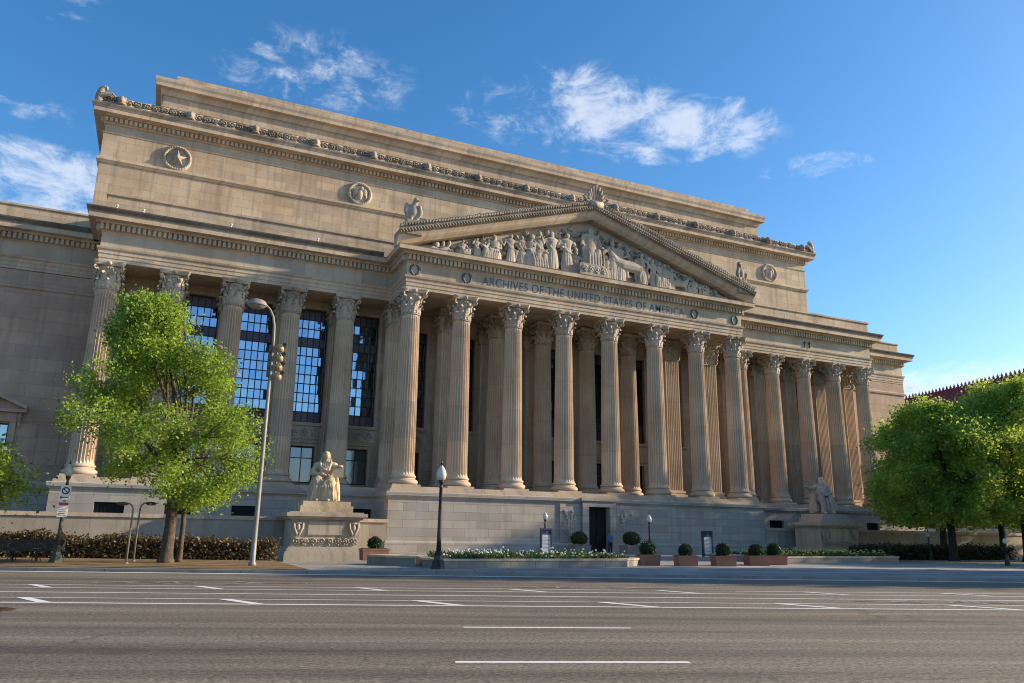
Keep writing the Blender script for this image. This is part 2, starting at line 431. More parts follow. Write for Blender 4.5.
# ---------------------------------------------------------------- mesh helpers
class MB:
    def __init__(s): s.v = []; s.f = []
    def add(s, vs, fs):
        o = len(s.v); s.v += [tuple(v) for v in vs]; s.f += [tuple(i+o for i in f) for f in fs]
    def box(s, x0, x1, y0, y1, z0, z1):
        s.add([(x0, y0, z0), (x1, y0, z0), (x1, y1, z0), (x0, y1, z0), (x0, y0, z1), (x1, y0, z1), (x1, y1, z1), (x0, y1, z1)],
              [(0, 3, 2, 1), (4, 5, 6, 7), (0, 1, 5, 4), (1, 2, 6, 5), (2, 3, 7, 6), (3, 0, 4, 7)])
    def obox(s, c, u, su, sv, z0, z1, taper=1.0):
        """box turned so its long side runs along u (2d), top scaled by taper"""
        u = Vector(u).normalized(); v = Vector((-u.y, u.x))
        vs = []
        for z, k in ((z0, 1), (z1, taper)):
            for a, b_ in ((-1, -1), (1, -1), (1, 1), (-1, 1)):
                p = Vector(c[:2]) + u*a*su/2*k + v*b_*sv/2*k
                vs.append((p.x, p.y, z))
        s.add(vs, [(0, 3, 2, 1), (4, 5, 6, 7), (0, 1, 5, 4), (1, 2, 6, 5), (2, 3, 7, 6), (3, 0, 4, 7)])
    def lathe(s, prof, n=16, c=(0, 0, 0), caps=True, sx=1, sy=1):
        o = []
        for r, z in prof:
            for k in range(n):
                a = 2*pi*k/n; o.append((c[0]+r*cos(a)*sx, c[1]+r*sin(a)*sy, c[2]+z))
        f = []
        for i in range(len(prof)-1):
            for k in range(n):
                f.append((i*n+k, i*n+(k+1) % n, (i+1)*n+(k+1) % n, (i+1)*n+k))
        if caps:
            f.append(tuple(reversed(range(n)))); f.append(tuple(range((len(prof)-1)*n, len(prof)*n)))
        s.add(o, f)
    def tube(s, pts, rad, n=8, caps=True):
        pts = [Vector(p) for p in pts]
        if not hasattr(rad, '__len__'): rad = [rad]*len(pts)
        o = []; up = None
        for i, p in enumerate(pts):
            d = (pts[min(i+1, len(pts)-1)]-pts[max(i-1, 0)])
            if d.length < 1e-9: d = Vector((0, 0, 1))
            d.normalize()
            if up is None:
                up = Vector((0, 0, 1)) if abs(d.z) < .9 else Vector((1, 0, 0))
            a = d.cross(up)
            if a.length < 1e-6: a = d.orthogonal()
            a.normalize(); b_ = d.cross(a).normalized(); up = -b_ if False else up
            # carry the frame
            up = a.cross(d).normalized()
            for k in range(n):
                t_ = 2*pi*k/n
                o.append(p + (a*cos(t_)+up*sin(t_))*rad[i])
        f = []
        for i in range(len(pts)-1):
            for k in range(n):
                f.append((i*n+k, i*n+(k+1) % n, (i+1)*n+(k+1) % n, (i+1)*n+k))
        if caps:
            f.append(tuple(reversed(range(n)))); f.append(tuple(range((len(pts)-1)*n, len(pts)*n)))
        s.add(o, f)
    def ell(s, c, r, n=10, m_=7, rot=None):
        o = []; f = []
        for i in range(m_+1):
            ph = pi*i/m_
            for k in range(n):
                a = 2*pi*k/n
                v = Vector((r[0]*sin(ph)*cos(a), r[1]*sin(ph)*sin(a), r[2]*cos(ph)))
                if rot: v.rotate(rot)
                o.append((c[0]+v.x, c[1]+v.y, c[2]+v.z))
        for i in range(m_):
            for k in range(n):
                f.append((i*n+k, (i+1)*n+k, (i+1)*n+(k+1) % n, i*n+(k+1) % n))
        s.add(o, f)
    def sweep(s, path, prof, closed=True):
        """mitred sweep: path = plan points, outward is to the right of travel, prof = (out, z)"""
        n = len(path); P = [Vector(p) for p in path]
        offs = []
        for i in range(n):
            d1 = (P[i]-P[i-1]).normalized() if i > 0 else (P[1]-P[0]).normalized()
            d2 = (P[i+1]-P[i]).normalized() if i < n-1 else d1
            n1_ = Vector((d1.y, -d1.x)); n2_ = Vector((d2.y, -d2.x))
            b_ = n1_+n2_
            b_ = b_/(b_.dot(n1_)) if b_.dot(n1_) > 1e-6 else n1_
            offs.append(b_)
        o = []
        for i in range(n):
            for (q, z) in prof:
                p = P[i]+offs[i]*q; o.append((p.x, p.y, z))
        mm = len(prof); f = []
        for i in range(n-1):
            for k in range(mm if closed else mm-1):
                k2 = (k+1) % mm
                f.append((i*mm+k, (i+1)*mm+k, (i+1)*mm+k2, i*mm+k2))
        if closed:
            f.append(tuple(reversed(range(mm)))); f.append(tuple(range((n-1)*mm, n*mm)))
        s.add(o, f)
    def xform(s, mat, i0=0):
        s.v[i0:] = [tuple(mat @ Vector(v)) for v in s.v[i0:]]

def wloc(o):
    p = Vector((0, 0, 0))
    while o: p += o.location; o = o.parent
    return p

def ob(name, mb, mat, parent=None, smooth=False, local=False, fix=True):
    """one mesh object; vertices are given in world space unless local"""
    me = bpy.data.meshes.new(name)
    if parent is not None and not local:
        q = wloc(parent)
        vs = [(v[0]-q.x, v[1]-q.y, v[2]-q.z) for v in mb.v]
    else: vs = mb.v
    me.from_pydata(vs, [], mb.f)
    if fix:
        bm = bmesh.new(); bm.from_mesh(me); bmesh.ops.recalc_face_normals(bm, faces=bm.faces); bm.to_mesh(me); bm.free()
    if smooth:
        me.polygons.foreach_set('use_smooth', [True]*len(me.polygons))
    me.materials.append(mat)
    o = bpy.data.objects.new(name, me); COL.objects.link(o)
    if parent is not None: o.parent = parent
    return o

def smooth_by_angle(o, deg=35):
    me = o.data
    me.polygons.foreach_set('use_smooth', [True]*len(me.polygons))
    bm = bmesh.new(); bm.from_mesh(me)
    for e in bm.edges:
        if len(e.link_faces) == 2 and e.calc_face_angle(0) > radians(deg): e.smooth = False
    bm.to_mesh(me); bm.free()

def empty(name, loc, rz=0, label=None, cat=None, group=None, parent=None):
    o = bpy.data.objects.new(name, None); COL.objects.link(o)
    o.location = loc; o.rotation_euler[2] = rz
    if parent is not None: o.parent = parent
    if label: o['label'] = label
    if cat: o['category'] = cat
    if group: o['group'] = group
    return o

def tag(o, label=None, cat=None, group=None, kind=None):
    if label: o['label'] = label
    if cat: o['category'] = cat
    if group: o['group'] = group
    if kind: o['kind'] = kind
    return o

def inst(src, parent, loc, rz=0, name=None, sc=None):
    o = src.copy(); COL.objects.link(o); o.parent = parent; o.location = loc; o.rotation_euler[2] = rz
    if sc: o.scale = sc
    return o

def copy_tree(src, loc=None, rz=None, parent=None):
    o = src.copy(); COL.objects.link(o)
    if parent is not None: o.parent = parent
    if loc is not None: o.location = loc
    if rz is not None: o.rotation_euler[2] = rz
    for ch in [c_ for c_ in bpy.data.objects if c_.parent == src]:
        copy_tree(ch, parent=o)
    return o

def voxel(mb, name, mat, parent, size=.06, smooth_it=2, local=False, disp=0, dscale=3., fac=.6):
    """fuse overlapping limbs and folds into one continuous surface"""
    tmp = ob('tmp', mb, mat, None, local=True)
    r = tmp.modifiers.new('r', 'REMESH'); r.mode = 'VOXEL'; r.voxel_size = size
    if smooth_it:
        q = tmp.modifiers.new('s', 'SMOOTH'); q.iterations = smooth_it; q.factor = fac
    dg = bpy.context.evaluated_depsgraph_get(); dg.update()
    me = bpy.data.meshes.new_from_object(tmp.evaluated_get(dg))
    bpy.data.objects.remove(tmp)
    me.name = name
    if disp:
        nr = [v.normal.copy() for v in me.vertices]
        for v, n_ in zip(me.vertices, nr):
            v.co += n_*disp*noise.noise(v.co*dscale)
    if parent is not None and not local:
        q = wloc(parent)
        for v in me.vertices: v.co -= q
    me.polygons.foreach_set('use_smooth', [True]*len(me.polygons))
    me.materials.clear(); me.materials.append(mat)
    o = bpy.data.objects.new(name, me); COL.objects.link(o)
    if parent is not None: o.parent = parent
    return o

# ---------------------------------------------------------------- ground and road
U2 = Vector((.9445, -.3285)).normalized()
V2 = Vector((-U2.y, U2.x))
def rd(s, t_): p = U2*s+V2*t_; return (p.x, p.y)
def strip(mb, s0, s1, t0, t1, z):
    a = [rd(s0, t0), rd(s1, t0), rd(s1, t1), rd(s0, t1)]
    mb.add([(p[0], p[1], z) for p in a], [(0, 1, 2, 3)])
def clamp(x, a=0., b=1.): return max(a, min(b, x))
KT = 30.2
def gz(x, y):
    t_ = x*V2.x+y*V2.y
    l = clamp((18-x)/6); a = clamp((t_-39)/10)
    return .12-.58*a*l

gm = MB(); gm.add([(-1500, -1500, -.9), (1500, -1500, -.9), (1500, 1500, -.9), (-1500, 1500, -.9)], [(0, 1, 2, 3)])
tag(ob('ground', gm, M['concrete']), kind='structure')
rm = MB(); strip(rm, -400, 400, -14, KT-.45, 0)
tag(ob('road', rm, M['asphalt']), kind='structure')
gm = MB(); strip(gm, -400, 400, KT-.45, KT, .004)
tag(ob('gutter', gm, M['gutter']), kind='structure')
km = MB()
for k in range(-60, 80):
    s0 = k*2.4
    a = [rd(s0, KT), rd(s0+2.385, KT), rd(s0+2.385, KT+.17), rd(s0, KT+.17)]
    km.add([(p[0], p[1], -.1) for p in a]+[(p[0], p[1], .122) for p in a], [(4, 5, 6, 7), (0, 1, 5, 4), (1, 2, 6, 5), (2, 3, 7, 6), (3, 0, 4, 7)])
tag(ob('kerb', km, M['kerbstone']), kind='structure')
# sidewalk sheet following the gentle fall towards the building on the left
sm = MB(); ns, ntt = 150, 40
for j in range(ntt+1):
    for i in range(ns+1):
        s_ = -90+i*(330/ns); t_ = KT+.17+j*(100./ntt)
        p = rd(s_, t_); z = gz(*p)
        if p[0] < 15.0 and p[1] > 57.6: z = -2.5
        sm.v.append((p[0], p[1], z))
for j in range(ntt):
    for i in range(ns):
        a = j*(ns+1)+i; sm.f.append((a, a+1, a+ns+2, a+ns+1))
def paving():
    mt, t, b = new_mat('paving')
    nn, ll = t.nodes.new, t.links.new
    g = nn('ShaderNodeNewGeometry')
    mp_ = nn('ShaderNodeMapping'); mp_.inputs['Rotation'].default_value = (0, 0, radians(19.2))
    ll(g.outputs['Position'], mp_.inputs['Vector'])
    br = nn('ShaderNodeTexBrick'); br.inputs['Scale'].default_value = 1; br.inputs['Brick Width'].default_value = 1.5
    br.inputs['Row Height'].default_value = 1.5; br.inputs['Mortar Size'].default_value = .02; br.offset = 0
    br.inputs['Color1'].default_value = (.25, .225, .195, 1); br.inputs['Color2'].default_value = (.33, .30, .26, 1)
    br.inputs['Mortar'].default_value = (.13, .12, .11, 1)
    ll(mp_.outputs[0], br.inputs['Vector'])
    mp2 = nn('ShaderNodeMapping'); mp2.inputs['Scale'].default_value = (.12, 1.1, 1)
    ll(mp_.outputs[0], mp2.inputs['Vector'])
    n = nn('ShaderNodeTexNoise'); n.inputs['Scale'].default_value = .9; n.inputs['Detail'].default_value = 6
    ll(mp2.outputs[0], n.inputs['Vector'])
    r = nn('ShaderNodeMapRange'); r.inputs['From Min'].default_value = .3; r.inputs['From Max'].default_value = .7
    r.inputs['To Min'].default_value = .6; r.inputs['To Max'].default_value = 1.3
    ll(n.outputs['Fac'], r.inputs['Value'])
    mx = nn('ShaderNodeMixRGB'); mx.blend_type = 'MULTIPLY'; mx.inputs[0].default_value = 1
    ll(br.outputs[0], mx.inputs[1]); ll(r.outputs[0], mx.inputs[2]); ll(mx.outputs[0], b.inputs['Base Color'])
    b.inputs['Roughness'].default_value = .85
    return mt
tag(ob('sidewalk', sm, paving()), kind='structure')
# bare lawn on the left, draped 2 cm above the walk
lm = MB(); nx, ny = 50, 30
def lawn_pt(u, v):
    s_ = -60+u*(48.6+7.6*(1-v)*0)
    t_ = KT+.55+v*20.5
    p = rd(s_, t_)
    return p
for j in range(ny+1):
    for i in range(nx+1):
        t_ = KT+.5+j/ny*20
        smax = -4.6 - .36*(t_-KT)
        s_ = -70+(i/nx)*(smax+70)
        p = rd(s_, t_); lm.v.append((p[0], p[1], gz(*p)+.02+.015*noise.noise(Vector((p[0]*1.5, p[1]*1.5, 0)))))
for j in range(ny):
    for i in range(nx):
        a = j*(nx+1)+i; lm.f.append((a, a+1, a+nx+2, a+nx+1))
tag(ob('lawn', lm, M['lawn'], smooth=True), kind='structure')
# pale walk strip in front of the hedge
pm = MB()
for i in range(40):
    x0 = -30+i*.92; x1 = x0+.92
    pm.add([(x0, 48.9, gz(x0, 48.9)+.05), (x1, 48.9, gz(x1, 48.9)+.05), (x1, 49.6, gz(x1, 49.6)+.05), (x0, 49.6, gz(x0, 49.6)+.05)], [(0, 1, 2, 3)])
tag(ob('path', pm, M['concrete']), kind='structure')
# pale flat bands across the plaza, standing in for its low steps
bm_ = MB()
for t0, w_ in ((33.9, .25), (36.3, .3), (39.4, .35), (43.0, .4)):
    strip(bm_, 5.5, 60, t0, t0+w_, .124)
tag(ob('flat_step_bands', bm_, M['gutter']), kind='structure')

# painted lines
pl = MB()
def line(t_, w_, s0=-200, s1=260, z=.004): strip(pl, s0, s1, t_-w_/2, t_+w_/2, z)
line(18.05, .15); line(19.3, .10); line(20.85, .12); line(22.35, .10)
line(23.45, .09, -200, 6); line(23.45, .09, 9, 260)
def diag(s0, t0, s1, t1, w_=.16, z=.008):
    a, b_, c_, d_ = rd(s0-w_, t0), rd(s0+w_, t0), rd(s1+w_, t1), rd(s1-w_, t1)
    pl.add([(p[0], p[1], z) for p in (a, b_, c_, d_)], [(0, 1, 2, 3)])
for k in range(-14, 30):
    diag(-9.4+4.45*k, 19.3, -8.3+4.45*k, 18.05)
    diag(-11.2+4.45*k, 23.4, -10.3+4.45*k, 22.4, .14)
strip(pl, .28, 3.33, 10.34, 10.47, .004)
strip(pl, .5, 3.46, 14.01, 14.13, .004)
tag(ob('lane_markings', pl, M['paint']), kind='structure')
# bicycle stencils with chevrons, stretched along the lane
def bike(s0, t0, k=1.0, fl=1):
    q = MB()
    def ring(cs, ct, r, w_):
        n = 20
        for i in range(n):
            a0, a1 = 2*pi*i/n, 2*pi*(i+1)/n
            pts = [(cs+(r-w_)*cos(a0), ct+(r-w_)*sin(a0)*.55), (cs+r*cos(a0), ct+r*sin(a0)*.55), (cs+r*cos(a1), ct+r*sin(a1)*.55), (cs+(r-w_)*cos(a1), ct+(r-w_)*sin(a1)*.55)]
            q.add([(*rd(s0+fl*p[0]*k, t0+p[1]*k), .0085) for p in pts], [(0, 1, 2, 3)])
    def bar(a0, b0, a1, b1, w_=.07):
        d = Vector((a1-a0, b1-b0)).normalized(); n_ = Vector((-d.y, d.x))*w_
        pts = [(a0-n_.x, b0-n_.y), (a1-n_.x, b1-n_.y), (a1+n_.x, b1+n_.y), (a0+n_.x, b0+n_.y)]
        q.add([(*rd(s0+fl*p[0]*k, t0+p[1]*k), .0095+.0008*len(q.f) % .002) for p in pts], [(0, 1, 2, 3)])
    ring(-.75, -.25, .55, .14); ring(.75, -.25, .55, .14)
    bar(-.75, -.2, -.2, .2); bar(-.2, .2, .6, .2); bar(-.1, -.2, .5, .2); bar(-.75, -.2, -.1, -.2); bar(.75, -.2, .5, .4)
    bar(2.0, -.45, 2.9, 0, .10); bar(2.0, .45, 2.9, 0, .10); bar(1.9, 0, 3.9, 0, .08)
    return q
bk = [bike(-8.6, 24.9, 1.2), bike(3.4, 24.4, 1.0), bike(14.6, 20.1, .95, -1), bike(20.5, 21.6, .95)]
allb = MB()
for q in bk: allb.add(q.v, q.f)
tag(ob('bicycle_markings', allb, M['wornpaint']), kind='structure')
# brown patch of iron at the left edge
mh = MB(); mh.lathe([(0.01, .012), (.42, .012), (.5, .004)], 28, (-2.75, 18.4, 0), caps=False)
for k in range(-3, 4): mh.box(-2.75-.3, -2.75+.3, 18.4+k*.11-.02, 18.4+k*.11+.02, .008, .018)
tag(ob('manhole_cover', mh, simple('rusty_iron', (.09, .035, .02), .7, .3, .3, 6)), 'rusty round manhole cover set in the asphalt at the left edge', 'manhole cover')

# ---------------------------------------------------------------- the building
CX = 33.9
B = empty('neoclassical_building', (CX, 61, 0), label='long limestone building with Corinthian portico, carved pediment and stepped attic above', cat='building')
def X(o): return CX+o
Z0, ZC = 4.95, 20.85     # column foot and architrave underside
PY, WY = 57.75, 61.85    # portico / wing entablature faces
SY = 67.2                # outer wing wall
TH = [(-60.0+0, 0)]
path = [(X(-39.9), SY), (X(-39.9), WY), (X(-17.35), WY), (X(-17.35), PY), (X(17.35), PY), (X(17.35), WY), (X(39.9), WY), (X(39.9), SY)]
pathL = [(X(-75), SY), (X(-39.9), SY)]
pathR = [(X(39.9), SY), (X(51.8), SY), (X(51.8), SY+30)]
ARCH = [(-1.5, ZC), (0, ZC), (0, 21.13), (.05, 21.135), (.05, 21.45), (.10, 21.455), (.10, 21.72), (.20, 21.80), (.24, 21.95), (-1.5, 21.95)]
FRZ = [(-1.2, 21.95), (.02, 21.95), (.02, 23.08), (-1.2, 23.08)]
BED = [(-1.2, 23.08), (.02, 23.08), (.14, 23.24), (.20, 23.24), (.20, 23.70), (.46, 23.72), (.55, 23.90), (-1.2, 23.90)]
COR = [(-1.2, 23.90), (1.00, 23.90), (1.00, 24.24), (1.05, 24.30), (-1.2, 24.30)]
SIM = [(-1.2, 24.30), (1.05, 24.30), (1.07, 24.38), (1.20, 24.62), (1.22, 24.72), (-.8, 24.74)]
def sect(name, prof, mat, paths):
    for p in paths:
        q = MB(); q.sweep(p, prof); ob(name, q, mat, B)
# outer wings first: their wall carries the same entablature
ALL = [path, pathL, pathR]
sect('architrave', ARCH, M['trim'], ALL)
sect('frieze', FRZ, M['frieze'], ALL)
sect('bed_moulding', BED, M['trim'], ALL)
sect('cornice', COR, M['trim'], ALL)
pW1 = [(X(-39.9), SY), (X(-39.9), WY), (X(-18.6), WY)]
pW2 = [(X(18.6), WY), (X(39.9), WY), (X(39.9), SY)]
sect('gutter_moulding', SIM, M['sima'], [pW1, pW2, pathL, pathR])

def dentils(pts, z0, z1, o0, o1, pitch, w_, q):
    for a, b_ in zip(pts[:-1], pts[1:]):
        A = Vector(a); Bv = Vector(b_); d = (Bv-A); ln = d.length; d.normalize(); nrm = Vector((d.y, -d.x))
        n = int((ln+.2)/pitch)
        for k in range(n+1):
            s_ = (ln-n*pitch)/2+k*pitch
            c_ = A+d*s_
            vs = []
            for z in (z0, z1):
                for aa, bb in ((-w_/2, o0), (w_/2, o0), (w_/2, o1), (-w_/2, o1)):
                    p = c_+d*aa+nrm*bb; vs.append((p.x, p.y, z))
            q.add(vs, [(0, 1, 2, 3), (4, 5, 6, 7), (0, 1, 5, 4), (1, 2, 6, 5), (2, 3, 7, 6), (3, 0, 4, 7)])
for p in ALL:
    q = MB(); dentils(p, 23.25, 23.69, .17, .44, .36, .215, q); ob('dentil_course', q, M['trim'], B)

# wing parapet blocks
q = MB()
for (a, b_, y0, y1) in ((-39.9, 39.9, WY-.1, 73.5),):
    q.box(X(a), X(b_), y0, y1, 24.73, 26.05)
q.sweep([(X(-39.9), 73), (X(-39.9), WY-.1), (X(39.9), WY-.1), (X(39.9), 73)], [(-.6, 26.05), (.04, 26.05), (.12, 26.12), (.12, 26.30), (-.6, 26.32)])
ob('parapet', q, M['stone'], B)
q = MB()
q.box(X(-75), X(-39.9), SY-.05, SY+8, 24.73, 26.0)
q.sweep([(X(-75), SY-.05), (X(-40.0), SY-.05)], [(-.6, 26.0), (.03, 26.0), (.11, 26.06), (.11, 26.2), (-.6, 26.22)])
ob('outer_parapet', q, M['stone'], B)
q = MB(); q.box(X(39.9), X(51.4), SY-.05, SY+28, 24.73, 26.0)
q.sweep([(X(40.0), SY-.05), (X(51.4), SY-.05), (X(51.4), SY+28)], [(-.6, 26.0), (.03, 26.0), (.11, 26.06), (.11, 26.2), (-.6, 26.22)])
ob('outer_parapet', q, M['stone'], B)
# small white birds on the cornice edge
for o in (-39.1, -37.3, -31.0, -24.2, 26.2, 31.0):
    y_ = WY-1.0
    q = MB(); q.lathe([(.06, 24.74), (.05, 24.84), (.04, 24.9)], 8, (X(o), y_, 0)); q.ell((X(o), y_-.05, 24.98), (.10, .12, .09))
    ob('cornice_bird', q, M['white'], B, True)

# soffit slabs over the colonnades
q = MB()
q.box(X(-39.8), X(39.8), WY+1.5, 65.4, 20.9, 21.9)
ob('colonnade_ceiling', q, M['stone'], B)
q = MB(); q.box(X(-17.2), X(17.2), PY+1.5, WY+1.49, 20.95, 21.9)
ob('portico_ceiling', q, M['stone'], B)

# ---- main wall behind the columns, with real openings
def wall(x0, x1, z0, z1, y, holes, depth, q, hq=None):
    xs = sorted(set([x0, x1]+[h[0] for h in holes]+[h[1] for h in holes]))
    zs = sorted(set([z0, z1]+[h[2] for h in holes]+[h[3] for h in holes]))
    for i in range(len(xs)-1):
        for j in range(len(zs)-1):
            cx, cz = (xs[i]+xs[i+1])/2, (zs[j]+zs[j+1])/2
            if any(h[0] < cx < h[1] and h[2] < cz < h[3] for h in holes): continue
            q.add([(xs[i], y, zs[j]), (xs[i+1], y, zs[j]), (xs[i+1], y, zs[j+1]), (xs[i], y, zs[j+1])], [(0, 1, 2, 3)])
    for a, b_, c_, d_ in holes:
        y2 = y+depth
        q.add([(a, y, c_), (a, y2, c_), (a, y2, d_), (a, y, d_)], [(0, 1, 2, 3)])
        q.add([(b_, y, c_), (b_, y2, c_), (b_, y2, d_), (b_, y, d_)], [(3, 2, 1, 0)])
        q.add([(a, y, d_), (a, y2, d_), (b_, y2, d_), (b_, y, d_)], [(0, 1, 2, 3)])
        q.add([(a, y, c_), (b_, y, c_), (b_, y2, c_), (a, y2, c_)], [(0, 1, 2, 3)])

MWY = 65.3
WOFF = [18.85, 23.35, 27.85, 32.35]
POFF = [0.0, 4.74, 9.48, 14.2]
tall, low = [], []
for o in WOFF:
    for s in (-1, 1): tall.append((s*o, 2.75, 10.35, 20.2)); low.append((s*o, 1.95, 5.35, 8.35))
for o in POFF:
    for s in ((-1, 1) if o else (1,)): tall.append((s*o, 2.5, 10.6, 19.3)); low.append((s*o, 1.9, 5.35, 8.35))
holes = [(X(o-w_/2), X(o+w_/2), a, b_) for o, w_, a, b_ in tall+low]
q = MB(); wall(X(-39.8), X(39.8), 4.6, 21.0, MWY, holes, .45, q)
# side returns
for s in (-1, 1):
    q.add([(X(s*39.8), MWY, 0), (X(s*39.8), SY, 0), (X(s*39.8), SY, 21), (X(s*39.8), MWY, 21)], [(0, 1, 2, 3)])
ob('colonnade_wall', q, M['stone'], B, fix=False)
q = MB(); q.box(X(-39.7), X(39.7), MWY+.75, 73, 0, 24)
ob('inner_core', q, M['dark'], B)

def window(o, w_, z0, z1, y, ncol, rows, span=(), curt=False, mat='glass'):
    """bronze framed window with glazing grid; panes and opaque spandrels are sub-parts"""
    f = MB(); x0, x1 = X(o-w_/2), X(o+w_/2)
    fr = .10
    f.box(x0, x0+fr, y-.06, y+.08, z0, z1); f.box(x1-fr, x1, y-.06, y+.08, z0, z1)
    f.box(x0+fr, x1-fr, y-.06, y+.08, z0, z0+fr); f.box(x0+fr, x1-fr, y-.06, y+.08, z1-fr, z1)
    for k in range(1, ncol):
        xc = x0+fr+(w_-2*fr)*k/ncol; f.box(xc-.035, xc+.035, y-.04, y+.05, z0+fr, z1-fr)
    n = len(rows); tot_ = sum(rows); z = z0+fr; zz = [z]
    for r_ in rows:
        z += (z1-z0-2*fr)*r_/tot_; zz.append(z)
    for k in range(1, n): f.box(x0+fr, x1-fr, y-.035, y+.045, zz[k]-.035, zz[k]+.035)
    fo = ob('window', f, M['bronze'], B)
    g = MB(); sp_ = MB()
    for k in range(n):
        tgt = sp_ if k in span else g
        for c_ in range(ncol):
            a = x0+fr+(w_-2*fr)*c_/ncol; b_ = x0+fr+(w_-2*fr)*(c_+1)/ncol
            ty = R.uniform(-.012, .012); tz = R.uniform(-.014, .014)
            tgt.add([(a, y+.02-ty, zz[k]-0), (b_, y+.02+ty, zz[k]), (b_, y+.02+ty+tz, zz[k+1]), (a, y+.02-ty+tz, zz[k+1])], [(0, 1, 2, 3)])
    if g.f: ob('pane', g, M[mat], fo, fix=False)
    if sp_.f: ob('spandrel', sp_, M['spandrel'], fo, fix=False)
    return fo
for o, w_, a, b_ in tall:
    if abs(o) > 16: window(o, w_, a, b_, MWY+.40, 5 if w_ > 2.6 else 4, [1]*12, span=(0, 8, 11))
    else: window(o, w_, a, b_, MWY+.40, 4, [1]*10, span=(0, 1, 9), mat='glass' if o < -13 else 'darkglass')
for o, w_, a, b_ in low: window(o, w_, a, b_, MWY+.40, 2, [2.3, 1], mat='lowglass')
# moulded surrounds, sills and carved panels between the two window rows
for o, w_, a, b_ in tall:
    q = MB()
    for sx in (-1, 1): q.box(X(o+sx*(w_/2+.14))-.13, X(o+sx*(w_/2+.14))+.13, MWY-.09, MWY-.002, a-.3, b_+.25)
    q.box(X(o-w_/2), X(o+w_/2), MWY-.07, MWY-.003, b_+.02, b_+.25)
    q.box(X(o-w_/2-.3), X(o+w_/2+.3), MWY-.2, MWY-.001, a-.3, a-.03)
    ob('window_surround', q, M['trim'], B)
for o, w_, a, b_ in low:
    q = MB()
    for sx in (-1, 1): q.box(X(o+sx*(w_/2+.12))-.11, X(o+sx*(w_/2+.12))+.11, MWY-.08, MWY-.002, a-.1, b_+.25)
    q.box(X(o-w_/2), X(o+w_/2), MWY-.07, MWY-.003, b_+.02, b_+.25)
    q.box(X(o-w_/2-.3), X(o+w_/2+.3), MWY-.18, MWY-.001, b_+.28, b_+.42)
    ob('window_surround', q, M['trim'], B)

def scrollwork(q, x0, x1, z0, z1, y, dz=.06, n=None, r=R):
    """a vine relief of spirals and leaves standing proud of a face at y (towards -y)"""
    h = z1-z0; n = n or max(1, int((x1-x0)/h))
    for k in range(n):
        cx = x0+(k+.5)*(x1-x0)/n; cz = (z0+z1)/2; sg = 1 if k % 2 else -1
        R0 = min(h*.42, (x1-x0)/n*.48); pts = []; rads = []
        for i in range(13):
            a = i/12*3.4*pi; rr = R0*(1-i/12*.8)
            pts.append((cx+rr*cos(a)*sg, y-dz*.5, cz+rr*sin(a))); rads.append(h*.07*(1-.5*i/12))
        q.tube(pts, rads, 5)
        for i in range(5):
            a = r.uniform(0, 2*pi); q.ell((cx+R0*.8*cos(a), y-dz*.3, cz+R0*.8*sin(a)), (h*.12, dz, h*.09), 6, 4)
        q.ell((cx, y-dz*.5, cz), (h*.11, dz*1.2, h*.11), 6, 4)
for o, w_, a, b_ in tall:
    if abs(o) < 13: continue
    q = MB(); q.box(X(o-w_/2-.2), X(o+w_/2+.2), MWY-.05, MWY-.004, 8.95, 10.0)
    scrollwork(q, X(o-w_/2), X(o+w_/2), 9.05, 9.9, MWY-.06, .09, 3)
    ob('carved_panel', q, M['carved'], B)
# doorway-like ornaments on plain bays
for s in (-1, 1):
    for z0, z1 in ((9.2, 19.5), (5.6, 8.4)):
        q = MB()
        x0, x1 = X(s*36.85)-1.1, X(s*36.85)+1.1
        q.box(x0, x1, MWY-.05, MWY-.003, z0, z0+.12); q.box(x0, x1, MWY-.05, MWY-.003, z1-.12, z1)
        q.box(x0, x0+.12, MWY-.05, MWY-.003, z0+.12, z1-.12); q.box(x1-.12, x1, MWY-.05, MWY-.003, z0+.12, z1-.12)
        ob('wall_panel', q, M['trim'], B)

